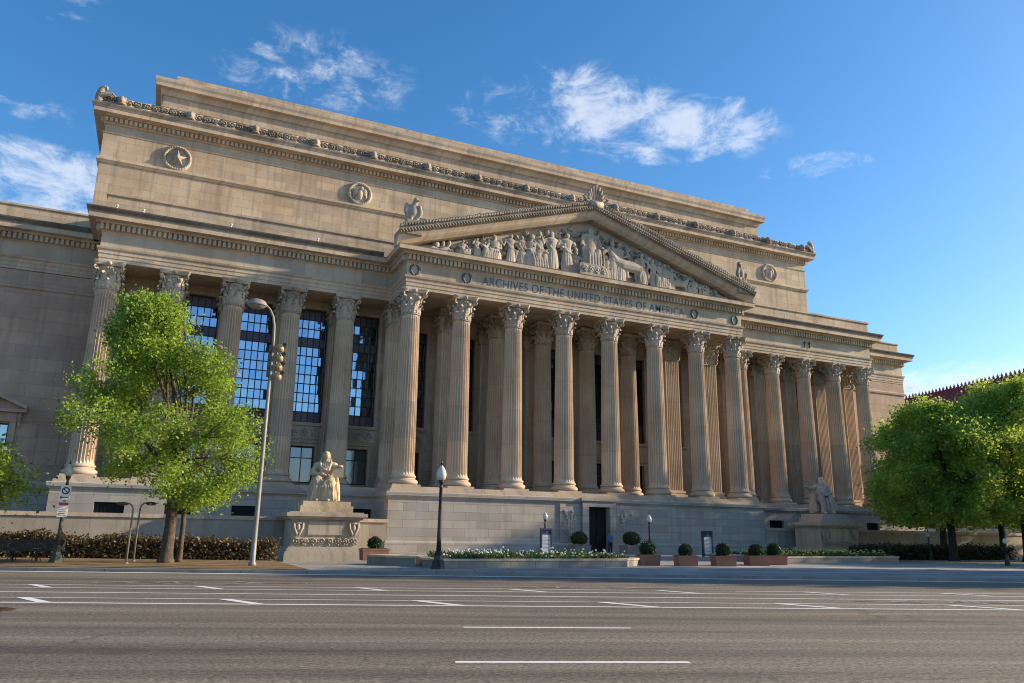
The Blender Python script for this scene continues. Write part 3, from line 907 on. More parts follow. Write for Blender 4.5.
# ---- Corinthian order (prototype built once, meshes shared)
HC = ZC-Z0
HB, HCAP = .92, 1.98
def capital_mesh(square=False, hw=.80, hd=.80):
    q = MB()
    r0, r1 = .66, .84
    def bell(t_): return r0+(r1-r0)*t_**2.2
    if square:
        q.box(-hw+.04, hw-.04, -hd+.04, hd-.04, -.1, 1.7)
        q.box(-hw-.05, hw+.05, -hd-.05, hd+.05, -.12, 0.0)
    else:
        q.lathe([(.74, -.14), (.80, -.07), (.74, 0), (r0, .01)]+[(bell(t_/6), .01+1.65*t_/6) for t_ in range(1, 7)], 24)
    def leaf(ax, ay, dx, dy, h, w_, z0, curl):
        # (ax,ay) foot, (dx,dy) outward direction
        px_, py_ = -dy, dx; n = 8; rows = []
        for i in range(n+1):
            t_ = i/n
            if t_ < .72:
                u = t_/.72; out = .10+.12*u*u+.02*sin(u*14); z = z0+h*u*.98
            else:
                u = (t_-.72)/.28; a = u*pi*1.05; out = .22+curl*(1-cos(a))/2+.0; z = z0+h*.98+curl*.45*sin(a)-curl*.25*u
            ww = w_*(.75+.35*sin(pi*min(1, t_*1.1)))*(1 if t_ < .8 else 1-.7*(t_-.8)/.2)*(1+.14*(1 if i % 2 else -1))
            row = []
            for k in (-1, -.5, 0, .5, 1):
                o_ = out+(.05*(1-abs(k))) - .05*abs(k)
                row.append((ax+dx*o_+px_*ww*k, ay+dy*o_+py_*ww*k, z-.06*abs(k)*h*0.6))
            rows.append(row)
        vs = [p for row in rows for p in row]
        back = [(p[0]-dx*.05, p[1]-dy*.05, p[2]-.03) for p in vs]
        f = []; nn_ = len(vs)
        for i in range(n):
            for k in range(4):
                a = i*5+k; f.append((a, a+1, a+6, a+5)); f.append((nn_+a, nn_+a+5, nn_+a+6, nn_+a+1))
        for i in range(n):
            for k in (0, 4):
                a = i*5+k; f.append((a, a+5, nn_+a+5, nn_+a))
        q.add(vs+back, f)
    if square:
        for z0, h, off, cu in ((0.02, .62, 0, .20), (.05, 1.12, .5, .24)):
            for (ax0, n, L_, dx, dy) in ((0, 3, hw, 0, -1), (0, 3, hw, 0, 1), (0, 2, hd, -1, 0), (0, 2, hd, 1, 0)):
                for k in range(n+(1 if off else 0)):
                    t_ = ((k+.5-off)/n*2-1)*L_ if off else ((k+.5)/n*2-1)*L_
                    fx, fy = (t_, dy*(hd-.05)) if dx == 0 else (dx*(hw-.05), t_)
                    leaf(fx, fy, dx, dy, h, L_/n*.85, z0, cu)
    else:
        for z0, h, off, cu in ((0.02, .62, 0, .20), (.05, 1.12, .5, .24)):
            for k in range(8):
                a = 2*pi*(k+off)/8; leaf(r0*cos(a), r0*sin(a), cos(a), sin(a), h, .205, z0, cu)
    # abacus and volutes
    A = 1.30 if not square else max(hw, hd)+.42
    Ay = A if not square else hd+.42
    pts = []
    def side(p, q_, n=6):
        mid = ((p[0]+q_[0])/2*.80, (p[1]+q_[1])/2*.80); out = []
        for i in range(n):
            t_ = i/n
            out.append(((1-t_)**2*p[0]+2*t_*(1-t_)*mid[0]+t_*t_*q_[0], (1-t_)**2*p[1]+2*t_*(1-t_)*mid[1]+t_*t_*q_[1]))
        return out
    ca, cb_ = A*.96, A*.84
    cay, cby = Ay*.96, Ay*.84
    cs = [((-cb_, -cay), (cb_, -cay)), ((ca, -cby), (ca, cby)), ((cb_, cay), (-cb_, cay)), ((-ca, cby), (-ca, -cby))]
    for a, b_ in cs: pts += side(a, b_)+[b_]
    n = len(pts); vs = []
    for z, k in ((1.68, .93), (1.80, .97), (1.84, 1.0), (HCAP, 1.02)):
        vs += [(p[0]*k*.88, p[1]*k*.88, z) for p in pts]
    f = [tuple(reversed(range(n))), tuple(range(3*n, 4*n))]
    for j in range(3):
        for i in range(n): f.append((j*n+i, j*n+(i+1) % n, (j+1)*n+(i+1) % n, (j+1)*n+i))
    q.add(vs, f)
    for sx in (-1, 1):
        for sy in (-1, 1):
            dx, dy = sx*.7071, sy*.7071
            bx_, by_ = (sx*.50, sy*.50) if not square else (sx*(hw-.25), sy*(hd-.25))
            pv = []; rv = []
            for i in range(15):
                t_ = i/14
                if t_ < .4:
                    u = t_/.4; o_ = .1+.42*u**1.6; z = .95+.68*u
                else:
                    u = (t_-.4)/.6; a = pi*.5-u*pi*2.4; rr = .19*(1-.75*u)
                    o_ = .52+.0+rr*cos(a); z = 1.45+rr*sin(a)
                pv.append((bx_+dx*o_, by_+dy*o_, z)); rv.append(.075*(1-.3*t_))
            q.tube(pv, rv, 6)
    for dx, dy in ((1, 0), (-1, 0), (0, 1), (0, -1)):
        rx = (.98 if not square else hw+.1); ry = (.98 if not square else hd+.1)
        q.ell((dx*rx, dy*ry, 1.84), (.17, .17, .15), 7, 5)
        for s_ in (-1, 1):
            q.tube([(dx*.8*(rx/.98)+(-dy)*s_*.35, dy*.8*(ry/.98)+dx*s_*.35, 1.1), (dx*.9*(rx/.98)+(-dy)*s_*.24, dy*.9*(ry/.98)+dx*s_*.24, 1.45), (dx*.95*(rx/.98)+(-dy)*s_*.10, dy*.95*(ry/.98)+dx*s_*.10, 1.55), (dx*.95*(rx/.98)+(-dy)*s_*.08, dy*.95*(ry/.98)+dx*s_*.08, 1.42)], .05, 5)
    return q

def shaft_mesh():
    q = MB(); n = 24; ang = [(0, 0), (.16, 0), (.24, .06), (.40, .115), (.58, .13), (.76, .115), (.92, .06)]
    ts = [0, .012, .03, .2, .4, .6, .8, .96, .975, 1.0]
    H = HC-HB-HCAP
    rings = []
    for t_ in ts:
        r = .86-.135*t_**1.6
        fl = 0 if t_ in (0, 1.0) else (.5 if t_ in (.012, .975) else 1)
        if t_ == 0: r += .05
        row = []
        for k in range(n):
            for a, d in ang:
                th = 2*pi*(k+a)/n; rr = r-d*fl; row.append((rr*cos(th), rr*sin(th), H*t_))
        rings.append(row)
    nn_ = n*len(ang)
    vs = [p for r_ in rings for p in r_]; f = []
    for i in range(len(ts)-1):
        for k in range(nn_): f.append((i*nn_+k, i*nn_+(k+1) % nn_, (i+1)*nn_+(k+1) % nn_, (i+1)*nn_+k))
    q.add(vs, f); return q

def base_mesh():
    q = MB(); q.box(-1.12, 1.12, -1.12, 1.12, 0, .16)
    def tor(rc, zc, r): return [(rc+r*sin(a), zc-r*cos(a)) for a in [pi*i/8 for i in range(9)]]
    q.lathe([(1.0, .16)]+tor(.98, .36, .19)+[(1.0, .56), (.96, .60), (.95, .66), (.98, .69)]+tor(.93, .78, .09)+[(.92, .90), (.90, .92)], 36)
    return q
capm = capital_mesh(); shm = shaft_mesh(); bsm = base_mesh()
col0 = ob('column', shm, M['column'], B, local=True); smooth_by_angle(col0, 40)
cap0 = ob('capital', capm, M['carved'], col0, local=True); cap0.location = (0, 0, HC-HB-HCAP); smooth_by_angle(cap0, 50)
bas0 = ob('base', bsm, M['column'], col0, local=True); bas0.location = (0, 0, -HB); smooth_by_angle(bas0, 40)
bl = B.location
def at(o, y, z): return (o, y-bl.y, z)
cols = [(s*o, 58.5) for o in (2.37, 7.33, 12.17, 16.62) for s in (-1, 1)]
cols += [(s*(21.1+4.5*k), 62.65) for k in range(5) for s in (-1, 1)]
cols += [(s*2.37, 62.65) for s in (-1, 1)]+[(s*7.11, 62.65) for s in (-1, 1)]
for i, (o, y) in enumerate(cols):
    if i == 0: col0.location = at(o, y, Z0+HB)
    else: copy_tree(col0, at(o, y, Z0+HB), parent=B)

# square fluted pillars and wall pilasters
def pillar_mesh(hw, hd):
    q = MB(); H = HC-HB-HCAP; n = 7
    prof = []
    def edge(a, b_):
        A = Vector(a); Bv = Vector(b_); d = Bv-A; L_ = d.length; d.normalize(); nr = Vector((d.y, -d.x))
        k = max(3, int(round(L_/.23))); m_ = .08; wv = (L_-2*m_)/k
        out = [A]
        for i in range(k):
            s0 = m_+i*wv
            for u, dd in ((.10, 0), (.24, .06), (.5, .10), (.76, .06), (.90, 0)):
                out.append(A+d*(s0+u*wv)-nr*dd)
        return out
    for a, b_ in (((-hw, -hd), (hw, -hd)), ((hw, -hd), (hw, hd)), ((hw, hd), (-hw, hd)), ((-hw, hd), (-hw, -hd))): prof += edge(a, b_)
    n = len(prof)
    q.add([(p.x, p.y, 0) for p in prof]+[(p.x, p.y, H) for p in prof], [(k, (k+1) % n, n+(k+1) % n, n+k) for k in range(n)])
    return q
def pbase(hw, hd):
    q = MB()
    def ring(e, z0, z1): q.box(-hw-e, hw+e, -hd-e, hd+e, z0, z1)
    ring(.34, 0, .26); ring(.30, .262, .50); ring(.14, .502, .66); ring(.18, .662, .84); ring(.05, .842, .92)
    return q
def order(name, hw, hd, places):
    p0 = ob(name, pillar_mesh(hw, hd), M['column'], B, local=True)
    c0 = ob('capital', capital_mesh(True, hw, hd), M['carved'], p0, local=True); c0.location = (0, 0, HC-HB-HCAP)
    smooth_by_angle(c0, 50)
    b0 = ob('base', pbase(hw, hd), M['column'], p0, local=True); b0.location = (0, 0, -HB)
    for i, (o, y) in enumerate(places):
        if i == 0: p0.location = at(o, y, Z0+HB)
        else: copy_tree(p0, at(o, y, Z0+HB), parent=B)
order('pillar', .80, .70, [(s*o, 62.65) for o in (16.6, 11.85) for s in (-1, 1)])
order('pilaster', .78, .42, [(s*(21.1+4.5*k), 65.05) for k in range(5) for s in (-1, 1)]+[(s*o, 65.05) for o in (2.37, 7.11) for s in (-1, 1)])

# ---- podium
q = MB()
ZD = 3.83
DX0, DX1 = X(-.95), X(1.10)
wall(X(-18.1), X(18.1), -.8, 4.05, 57.0, [(DX0, DX1, .12, ZD)], .6, q)
for s in (-1, 1):
    q.add([(X(s*18.1), 57.0, -.8), (X(s*18.1), 61.0, -.8), (X(s*18.1), 61.0, 4.05), (X(s*18.1), 57.0, 4.05)], [(0, 1, 2, 3)])
bw_off = [18.85+.4, 23.35, 27.85, 32.35, 36.85]
bh = [(X(s*o)-.95, X(s*o)+.95, 2.1, 3.25) for o in bw_off for s in (-1, 1)]
for s in (-1, 1):
    a, b_ = sorted((s*18.1, s*40.6))
    wall(X(a), X(b_), -3, 4.05, 61.0, [h for h in bh if X(a) < h[0] < X(b_)], .4, q)
    q.add([(X(s*40.6), 61.0, -3), (X(s*40.6), 66.6, -3), (X(s*40.6), 66.6, 4.05), (X(s*40.6), 61.0, 4.05)], [(0, 1, 2, 3)])
q.add([(X(-75), 66.6, -3), (X(-40.6), 66.6, -3), (X(-40.6), 66.6, 4.05), (X(-75), 66.6, 4.05)], [(0, 1, 2, 3)])
q.add([(X(40.6), 66.6, -3), (X(52.4), 66.6, -3), (X(52.4), 66.6, 4.05), (X(40.6), 66.6, 4.05)], [(0, 1, 2, 3)])
q.add([(X(52.4), 66.6, -3), (X(52.4), 96.6, -3), (X(52.4), 96.6, 4.05), (X(52.4), 66.6, 4.05)], [(0, 1, 2, 3)])
ob('podium', q, M['granite'], B, fix=False)
q = MB()
PP = [(X(-75), 66.6), (X(-40.6), 66.6), (X(-40.6), 61.0), (X(-18.1), 61.0), (X(-18.1), 57.0), (X(18.1), 57.0), (X(18.1), 61.0), (X(40.6), 61.0), (X(40.6), 66.6), (X(52.4), 66.6), (X(52.4), 96.6)]
q.sweep(PP, [(-2.5, 4.05), (.03, 4.05), (.10, 4.15), (.22, 4.24), (.24, 4.48), (.18, 4.54), (-2.5, 4.54)])
ob('podium_cornice', q, M['granite'], B)
q = MB()
q.sweep(PP, [(-9, 4.54), (-.10, 4.54), (-.10, 4.745), (-9, 4.745)])
q.sweep(PP[1:-2], [(-4, 4.745), (-.26, 4.745), (-.26, 4.95), (-4, 4.95)])
ob('stylobate', q, M['trim'], B)
q = MB(); q.box(X(-39.7), X(39.7), 62, 65.31, 4.6, 4.949); ob('terrace_floor', q, M['trim'], B)
q = MB(); q.box(X(-17.3), X(17.3), 58, 62, 4.6, 4.948)
ob('terrace_floor', q, M['trim'], B)
q = MB()
q.sweep([(X(-18.1), 61.0), (X(-18.1), 57.0), (DX0-.62, 57.0)], [(-.3, -.8), (.16, -.8), (.16, .78), (.05, .92), (-.3, .92)])
q.sweep([(DX1+.62, 57.0), (X(18.1), 57.0), (X(18.1), 61.0)], [(-.3, -.8), (.16, -.8), (.16, .78), (.05, .92), (-.3, .92)])
ob('plinth_course', q, M['granite'], B)
q = MB()
for x0, x1 in ((DX0-.6, DX0-.002), (DX1+.002, DX1+.6)): q.box(x0, x1, 56.72, 57.3, .1, 4.3)
q.box(DX0-.002, DX1+.002, 56.72, 57.3, ZD+.003, 4.3); q.box(DX0-.75, DX1+.75, 56.6, 57.2, 4.303, 4.56)
ob('door_surround', q, M['granite'], B)
q = MB(); q.box(DX0-.1, DX1+.1, 57.45, 57.55, .1, ZD+.1)
for s in (0, 1):
    for z0 in (.35, 1.5, 2.65):
        xa = DX0+.12+s*1.02; q.box(xa, xa+.8, 57.40, 57.449, z0, z0+1.0)
M['doordark'] = simple('dark_doorway_shade', (.012, .008, .006), .8)  # near-black colour puts the shade of an open doorway into the door
dr = ob('door', q, M['doordark'], B)
q = MB(); q.box(DX0+.99, DX0+1.03, 57.33, 57.4, 1.1, 1.5); ob('handle', q, M['black'], dr)
for h in bh:
    q = MB(); q.box(h[0]-.02, h[1]+.02, 61.32, 61.36, h[2], h[3])
    for k in range(1, 8): xx = h[0]+(h[1]-h[0])*k/8; q.box(xx-.025, xx+.025, 61.24, 61.30, h[2], h[3])
    ob('basement_window', q, M['dark'], B)
# carved trees flanking the door
for s in (-1, 1):
    q = MB(); xc = X(s*2.72+.07)
    q.box(xc-.95, xc+.95, 56.9, 56.99, .95, 4.02)
    ob_ = MB()
    pts = [(xc-.1*s, 56.88, 1.0), (xc+.05, 56.85, 1.8), (xc, 56.85, 2.5)]
    q.tube(pts, [.1, .08, .06], 6)
    for k in range(34):
        a = R.uniform(-1.3, 1.3); l = R.uniform(.4, 1.3); z0 = R.uniform(1.2, 2.7)
        e = (xc+sin(a)*l*.62, 56.85, z0+cos(a)*l)
        q.tube([(xc, 56.86, z0), ((xc+e[0])/2+R.uniform(-.1, .1), 56.84, (z0+e[2])/2), e], [.05, .045, .03], 5)
        q.ell((e[0], 56.87, min(3.9, e[2])), (.13, .08, .12), 6, 4)
    ob('door_relief', q, M['granite'], B)

# ---- outer wings (plain walls with pedimented windows)
q = MB()
oh = [(X(-45.4)-.85, X(-45.4)+.85, 5.15, 8.95), (X(-45.4)-.85, X(-45.4)+.85, 16, 17.6), (X(-58)-.85, X(-58)+.85, 5.15, 8.95)]
oh = [h for h in oh if h[2] < 15]
wall(X(-75), X(-39.9), 4.5, 20.9, SY, oh, .4, q)
ob('outer_wing_wall', q, M['wing'], B, fix=False)
q = MB(); wall(X(39.9), X(51.8), 4.5, 20.9, SY, [(X(45.4)-.85, X(45.4)+.85, 5.15, 8.95)], .4, q)
q.add([(X(51.8), SY, 4.5), (X(51.8), SY+30, 4.5), (X(51.8), SY+30, 20.9), (X(51.8), SY, 20.9)], [(0, 1, 2, 3)])
ob('outer_wing_wall', q, M['wing'], B, fix=False)
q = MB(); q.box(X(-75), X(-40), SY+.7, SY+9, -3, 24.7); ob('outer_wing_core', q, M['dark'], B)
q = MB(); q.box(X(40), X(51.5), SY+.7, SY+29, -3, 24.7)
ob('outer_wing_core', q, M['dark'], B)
for pth in (pathL, pathR):
    for prof in ([(-.1, 19.4), (.12, 19.4), (.16, 19.6), (.02, 19.75), (-.1, 19.75)], [(-.1, 5.80), (.03, 5.80), (.05, 5.95), (-.1, 6.0)],
                 [(-.1, 9.20), (.06, 9.20), (.08, 9.45), (-.1, 9.47)], [(-.1, 4.6), (.14, 4.6), (.14, 4.95), (.06, 5.05), (-.1, 5.05)]):
        q = MB(); q.sweep(pth, prof); ob('string_course', q, M['wing'], B)
for o in (-45.4, -58, 45.4):
    window(o, 1.7, 5.15, 8.95, SY+.3, 2, [2.4, 1])
    q = MB(); xc = X(o)
    for s in (-1, 1): q.box(xc+s*1.1-.22, xc+s*1.1+.22, SY-.16, SY-.003, 4.750, 9.050)
    q.box(xc-1.32, xc+1.32, SY-.18, SY-.004, 9.053, 9.750)
    q.box(xc-1.9, xc+1.9, SY-.55, SY-.002, 9.753, 10.000)
    for s in (-1, 1):
        q.add([(xc+s*1.9, SY-.55, 10.005), (xc+s*1.9, SY-.01, 10.005), (xc+s*1.9, SY-.55, 10.270), (xc+s*1.9, SY-.01, 10.270),
               (xc, SY-.55, 10.850), (xc, SY-.01, 10.850), (xc, SY-.55, 11.150), (xc, SY-.01, 11.150)],
              [(0, 2, 6, 4), (1, 5, 7, 3), (2, 3, 7, 6), (0, 4, 5, 1), (0, 1, 3, 2)])
        q.tube([(xc+s*1.5, SY-.25, 9.700), (xc+s*1.52, SY-.38, 9.450), (xc+s*1.5, SY-.2, 9.150), (xc+s*1.5, SY-.12, 8.850), (xc+s*1.5, SY-.25, 8.700)], [.12, .16, .12, .1, .1], 6)
    q.box(xc-1.5, xc+1.5, SY-.3, SY-.004, 4.450, 4.747)
    ob('window_pediment', q, M['wing'], B)
q = MB()
for k in range(6):
    x0 = X(-44.2)+k*1.5-.0
    for xx in (x0,): q.box(xx-.03, xx+.03, SY-.03, SY-.002, 6.02, 9.15)
for s in (0,): pass
ob('panel_joint', q, M['wing'], B)

# ---- attic storey
AY, AH = 72.7, 42.1
q = MB()
q.add([(X(-AH), AY, 24), (X(AH), AY, 24), (X(AH), AY, 36.5), (X(-AH), AY, 36.5)], [(0, 1, 2, 3)])
for s in (-1, 1): q.add([(X(s*AH), AY, 24), (X(s*AH), AY+40, 24), (X(s*AH), AY+40, 36.5), (X(s*AH), AY, 36.5)], [(0, 1, 2, 3)])
ob('attic_wall', q, M['stone'], B, fix=False)
AP = [(X(-AH), AY+40), (X(-AH), AY), (X(AH), AY), (X(AH), AY+40)]
q = MB()
q.sweep(AP, [(-.3, 33.45), (.10, 33.45), (.14, 33.6), (.26, 33.68), (.26, 33.88), (.04, 34.0), (-.3, 34.0)])
ob('attic_string_course', q, M['trim'], B)
q = MB(); q.sweep(AP, [(-.3, 35.95+.42), (.05, 36.37), (.10, 36.48), (-.3, 36.48)])
ob('attic_string_course', q, M['trim'], B)
q = MB(); q.sweep(AP, [(-.6, 36.48), (-.05, 36.48), (-.05, 37.3), (-.6, 37.3)]); ob('attic_frieze', q, M['frieze'], B)
q = MB(); q.sweep(AP, [(-.6, 37.3), (.05, 37.3), (.12, 37.42), (.16, 37.42), (.16, 37.86), (.42, 37.9), (.46, 37.98), (-.6, 37.98)])
q.sweep(AP, [(-.6, 37.98), (.98, 37.98), (.98, 38.36), (-.6, 38.36)]); ob('attic_cornice', q, M['trim'], B)
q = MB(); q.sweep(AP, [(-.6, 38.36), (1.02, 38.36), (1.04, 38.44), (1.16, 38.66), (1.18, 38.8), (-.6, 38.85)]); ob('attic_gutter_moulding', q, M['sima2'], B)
q = MB(); dentils(AP[:], 37.44, 37.84, .13, .40, .40, .24, q); ob('attic_dentil_course', q, M['trim'], B)
# scroll cresting with lion-head bosses and corner ornaments
q = MB(); yy = AY-1.0; n = 58; stp = (2*AH+1.6)/n
for k in range(n):
    x0 = X(-AH-.8)+k*stp
    scrollwork(q, x0, x0+stp, 38.86, 39.62, yy+.1, .12, 2)
    q.tube([(x0, yy+.1, 38.92), (x0+stp, yy+.1, 38.92)], .09, 5)
    q.tube([(x0, yy+.1, 39.55+.05*sin(k*2.2)), (x0+stp, yy+.1, 39.55+.05*sin((k+1)*2.2))], .06, 5)
cre = ob('attic_cresting', q, M['crest'], B, True)
q = MB(); q.sweep([(X(-AH-.7), AY+30), (X(-AH-.7), AY-.8), (X(AH+.7), AY-.8), (X(AH+.7), AY+30)], [(-.2, 38.86), (.02, 38.86), (.02, 39.52), (-.2, 39.52)]); ob('cresting_back', q, M['crest'], B)
for k in range(-7, 8):
    q = MB(); xx = X(k*5.85)
    q.ell((xx, yy-.05, 39.3), (.34, .38, .42), 9, 7); q.ell((xx, yy-.32, 39.2), (.17, .2, .18), 7, 5); q.lathe([(.42, -.04), (.46, .06), (.2, .12)], 10, (xx, yy+.05, 38.92))
    for a in range(8): q.ell((xx+.34*cos(a*pi/4), yy, 39.32+.38*sin(a*pi/4)), (.13, .12, .13), 5, 4)
    ob('lion_boss', q, M['crest'], B, True)
for s in (-1, 1):
    q = MB(); xx = X(s*(AH+.7))
    for k in range(7):
        t_ = k/6; q.ell((xx-s*.5*t_*t_, yy+.05, 39.1+1.35*sin(t_*pi*.5)*(1-.15*t_)), (.36-.2*t_, .25, .42-.2*t_), 7, 6)
    for k in range(5):
        q.tube([(xx, yy, 39.0), (xx-s*(.2+.2*k), yy-.1, 39.6+.05*k), (xx-s*(.5+.3*k), yy-.05, 39.5-.08*k)], [.14, .12, .05], 6)
    ob('corner_acroterion', q, M['crest'], B, True)
# roundels: each a ring with a relief inside
for i, o in enumerate((-35.8, -18.5, 18.5, 35.8)):
    q = MB(); xx = X(o); zc = 35.15
    pts = [(xx+1.12*cos(a*pi/12), AY-.08, zc+1.12*sin(a*pi/12)) for a in range(25)]
    q.tube(pts, .17, 8, caps=False)
    q.ell((xx, AY+.05, zc), (1.12, .16, 1.12), 24, 8)
    for a in range(30): q.ell((xx+1.10*cos(a*pi/15), AY-.22, zc+1.10*sin(a*pi/15)), (.085, .07, .085), 5, 4)
    if i == 0:
        for k in range(5):
            a = pi/2+k*2*pi/5; a2 = a+pi/5
            q.add([(xx, AY-.62, zc), (xx+1.0*cos(a), AY-.14, zc+1.0*sin(a)), (xx+.40*cos(a2), AY-.05, zc+.40*sin(a2)), (xx+.40*cos(a-pi/5), AY-.05, zc+.40*sin(a-pi/5))], [(0, 1, 2), (0, 3, 1)])
    else:
        q.ell((xx, AY-.15, zc-.1), (.3, .3, .6)); q.ell((xx+.1, AY-.3, zc+.52), (.2, .22, .22))
        for s in (-1, 1):
            for k in range(5): q.tube([(xx+s*.2, AY-.2, zc+.3-.05*k), (xx+s*(.55+.02*k), AY-.2, zc+.45-.16*k), (xx+s*(.8-.04*k), AY-.1, zc+.15-.2*k)], [.12, .10, .05], 5)
    ob('roundel', q, M['carved'], B, True)
# upper stack block
UY, UH = 76.6, 37.9
q = MB(); q.box(X(-UH), X(UH), UY, UY+30, 36, 43.7); ob('roof_block', q, M['stone'], B)
q = MB(); UP = [(X(-UH), UY+30), (X(-UH), UY), (X(UH), UY), (X(UH), UY+30)]
q.sweep(UP, [(-.4, 42.2), (.08, 42.2), (.10, 42.32), (-.4, 42.36)])
q.sweep(UP, [(-.5, 43.5), (.15, 43.5), (.25, 43.75), (.30, 44.05), (.75, 44.1), (.75, 44.42), (.85, 44.7), (.87, 45.0), (-.5, 45.02)])
ob('roof_block_cornice', q, M['trim'], B)
q = MB(); q.box(X(-UH+1.0), X(UH-1.0), UY+.35, UY+29, 45.01, 46.15); q.box(X(-AH+1), X(AH-1), AY+.2, AY+38, 36, 38.7)
ob('roof_block_coping', q, M['stone'], B)

# ---- pediment
PW = 18.45; SL = .31; FY = 56.70
def rk(x): return 24.32+(PW-abs(x))*SL
q = MB()
q.add([(X(-PW+.6), 58.15, 24.3), (X(PW-.6), 58.15, 24.3), (X(0), 58.15, rk(0)+.1)], [(0, 1, 2)])
ob('tympanum', q, M['frieze'], B, fix=False)
q = MB()
# solid roof behind the pediment
q.add([(X(-PW+.3), 58.2, 24.35), (X(PW-.3), 58.2, 24.35), (X(0), 58.2, 30.9), (X(-PW+.3), 72.6, 24.35), (X(PW-.3), 72.6, 24.35), (X(0), 72.6, 30.9)],
      [(0, 2, 1), (3, 4, 5), (0, 3, 5, 2), (1, 2, 5, 4)])
ob('portico_roof', q, M['sima'], B)
def raking(prof, name, mat):
    """prof: (y, height above the raking line)"""
    q = MB(); n = len(prof)
    for s in (-1, 1):
        vs = []
        for xo in (s*(PW+.02), 0):
            for (y, h) in prof: vs.append((X(xo), y, rk(xo)+h))
        f = [(k, (k+1) % n, n+(k+1) % n, n+k) for k in range(n)]+[tuple(range(n))]
        q.add(vs, f)
    return ob(name, q, mat, B)
raking([(58.2, -.02), (57.35, -.02), (57.12, .20), (57.02, .34), (56.98, .50), (56.86, .70), (58.2, .70)], 'raking_cornice', M['trim'])
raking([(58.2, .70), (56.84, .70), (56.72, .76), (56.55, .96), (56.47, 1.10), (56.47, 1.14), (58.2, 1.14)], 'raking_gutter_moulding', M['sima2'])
q = MB()   # carved cresting running up both slopes
for s in (-1, 1):
    n = 74
    for k in range(n):
        xo = s*PW*(1-(k+.5)/n); z = rk(xo)+1.14; u_ = R.uniform(-.05, .05)
        q.ell((X(xo), 56.66, z+.10), (.17, .12, .15+u_), 6, 4)
        q.tube([(X(xo-.14), 56.58, z), (X(xo-.10), 56.50, z+.34+u_), (X(xo+.07), 56.48, z+.44+u_), (X(xo+.15), 56.5, z+.28), (X(xo+.05), 56.46, z+.20)], [.06, .07, .06, .05, .03], 5)
        q.ell((X(xo+.1), 56.53, z-.14), (.11, .09, .09), 5, 4); q.ell((X(xo-.06), 56.55, z-.30), (.10, .09, .08), 5, 4)
    q.tube([(X(s*PW), 56.62, rk(s*PW)+1.2), (X(0), 56.62, rk(0)+1.2)], .07, 5)
ob('pediment_cresting', q, M['crest'], B, True)
# apex palmette
q = MB(); zt = rk(0)+1.1
q.box(X(-.7), X(.7), 56.4, 57.4, zt-.2, zt+.35)
for k in range(-4, 5):
    a = k*.30; l = 1.75-.12*abs(k)
    q.tube([(X(.1*k), 56.8, zt+.3), (X(sin(a)*l*.55), 56.7, zt+.3+cos(a)*l*.6), (X(sin(a)*l*.75), 56.5, zt+.3+cos(a)*l)], [.13, .17, .10], 6)
for s in (-1, 1):
    q.tube([(X(s*.2), 56.75, zt+.4), (X(s*.9), 56.7, zt+.35), (X(s*1.3), 56.6, zt+.75), (X(s*1.0), 56.6, zt+.95), (X(s*.85), 56.6, zt+.75)], [.16, .16, .14, .1, .06], 6)
ob('apex_acroterion', q, M['crest'], B, True)
# eagles at the pediment ends
for s in (-1, 1):
    q = MB(); ex, ey, ez = X(s*17.2), 57.3, 26.35
    q.box(ex-.7, ex+.7, ey-.6, ey+.6, 25.2, ez+.15)
    q.ell((ex, ey, ez+1.0), (.45, .42, .85)); q.ell((ex-s*.15, ey-.15, ez+2.0), (.27, .27, .30)); q.tube([(ex-s*.2, ey-.3, ez+2.0), (ex-s*.45, ey-.5, ez+1.9)], [.12, .03], 6)
    q.tube([(ex, ey, ez+1.3), (ex-s*.12, ey-.1, ez+1.9)], [.35, .24], 8)
    for k in range(6):
        q.tube([(ex+s*.2, ey+.1, ez+1.4), (ex+s*(.55+.03*k), ey+.2-.06*k, ez+1.75-.15*k), (ex+s*(.75-.05*k), ey+.25-.08*k, ez+1.1-.2*k)], [.2, .2, .07], 6)
        q.tube([(ex-s*.2, ey-.1, ez+1.4), (ex-s*(.45+.03*k), ey-.3, ez+1.5-.12*k), (ex-s*(.55-.05*k), ey-.3, ez+.9-.15*k)], [.17, .17, .06], 6)
    for t_ in (-.2, .2): q.tube([(ex+t_, ey-.15, ez+.6), (ex+t_*1.3, ey-.35, ez+.12)], [.18, .12], 6)
    q.tube([(ex+s*.1, ey+.3, ez+.6), (ex+s*.3, ey+.6, ez+.1)], [.25, .15], 6)
    voxel(q, 'eagle', M['crest'], B, .07, 1)

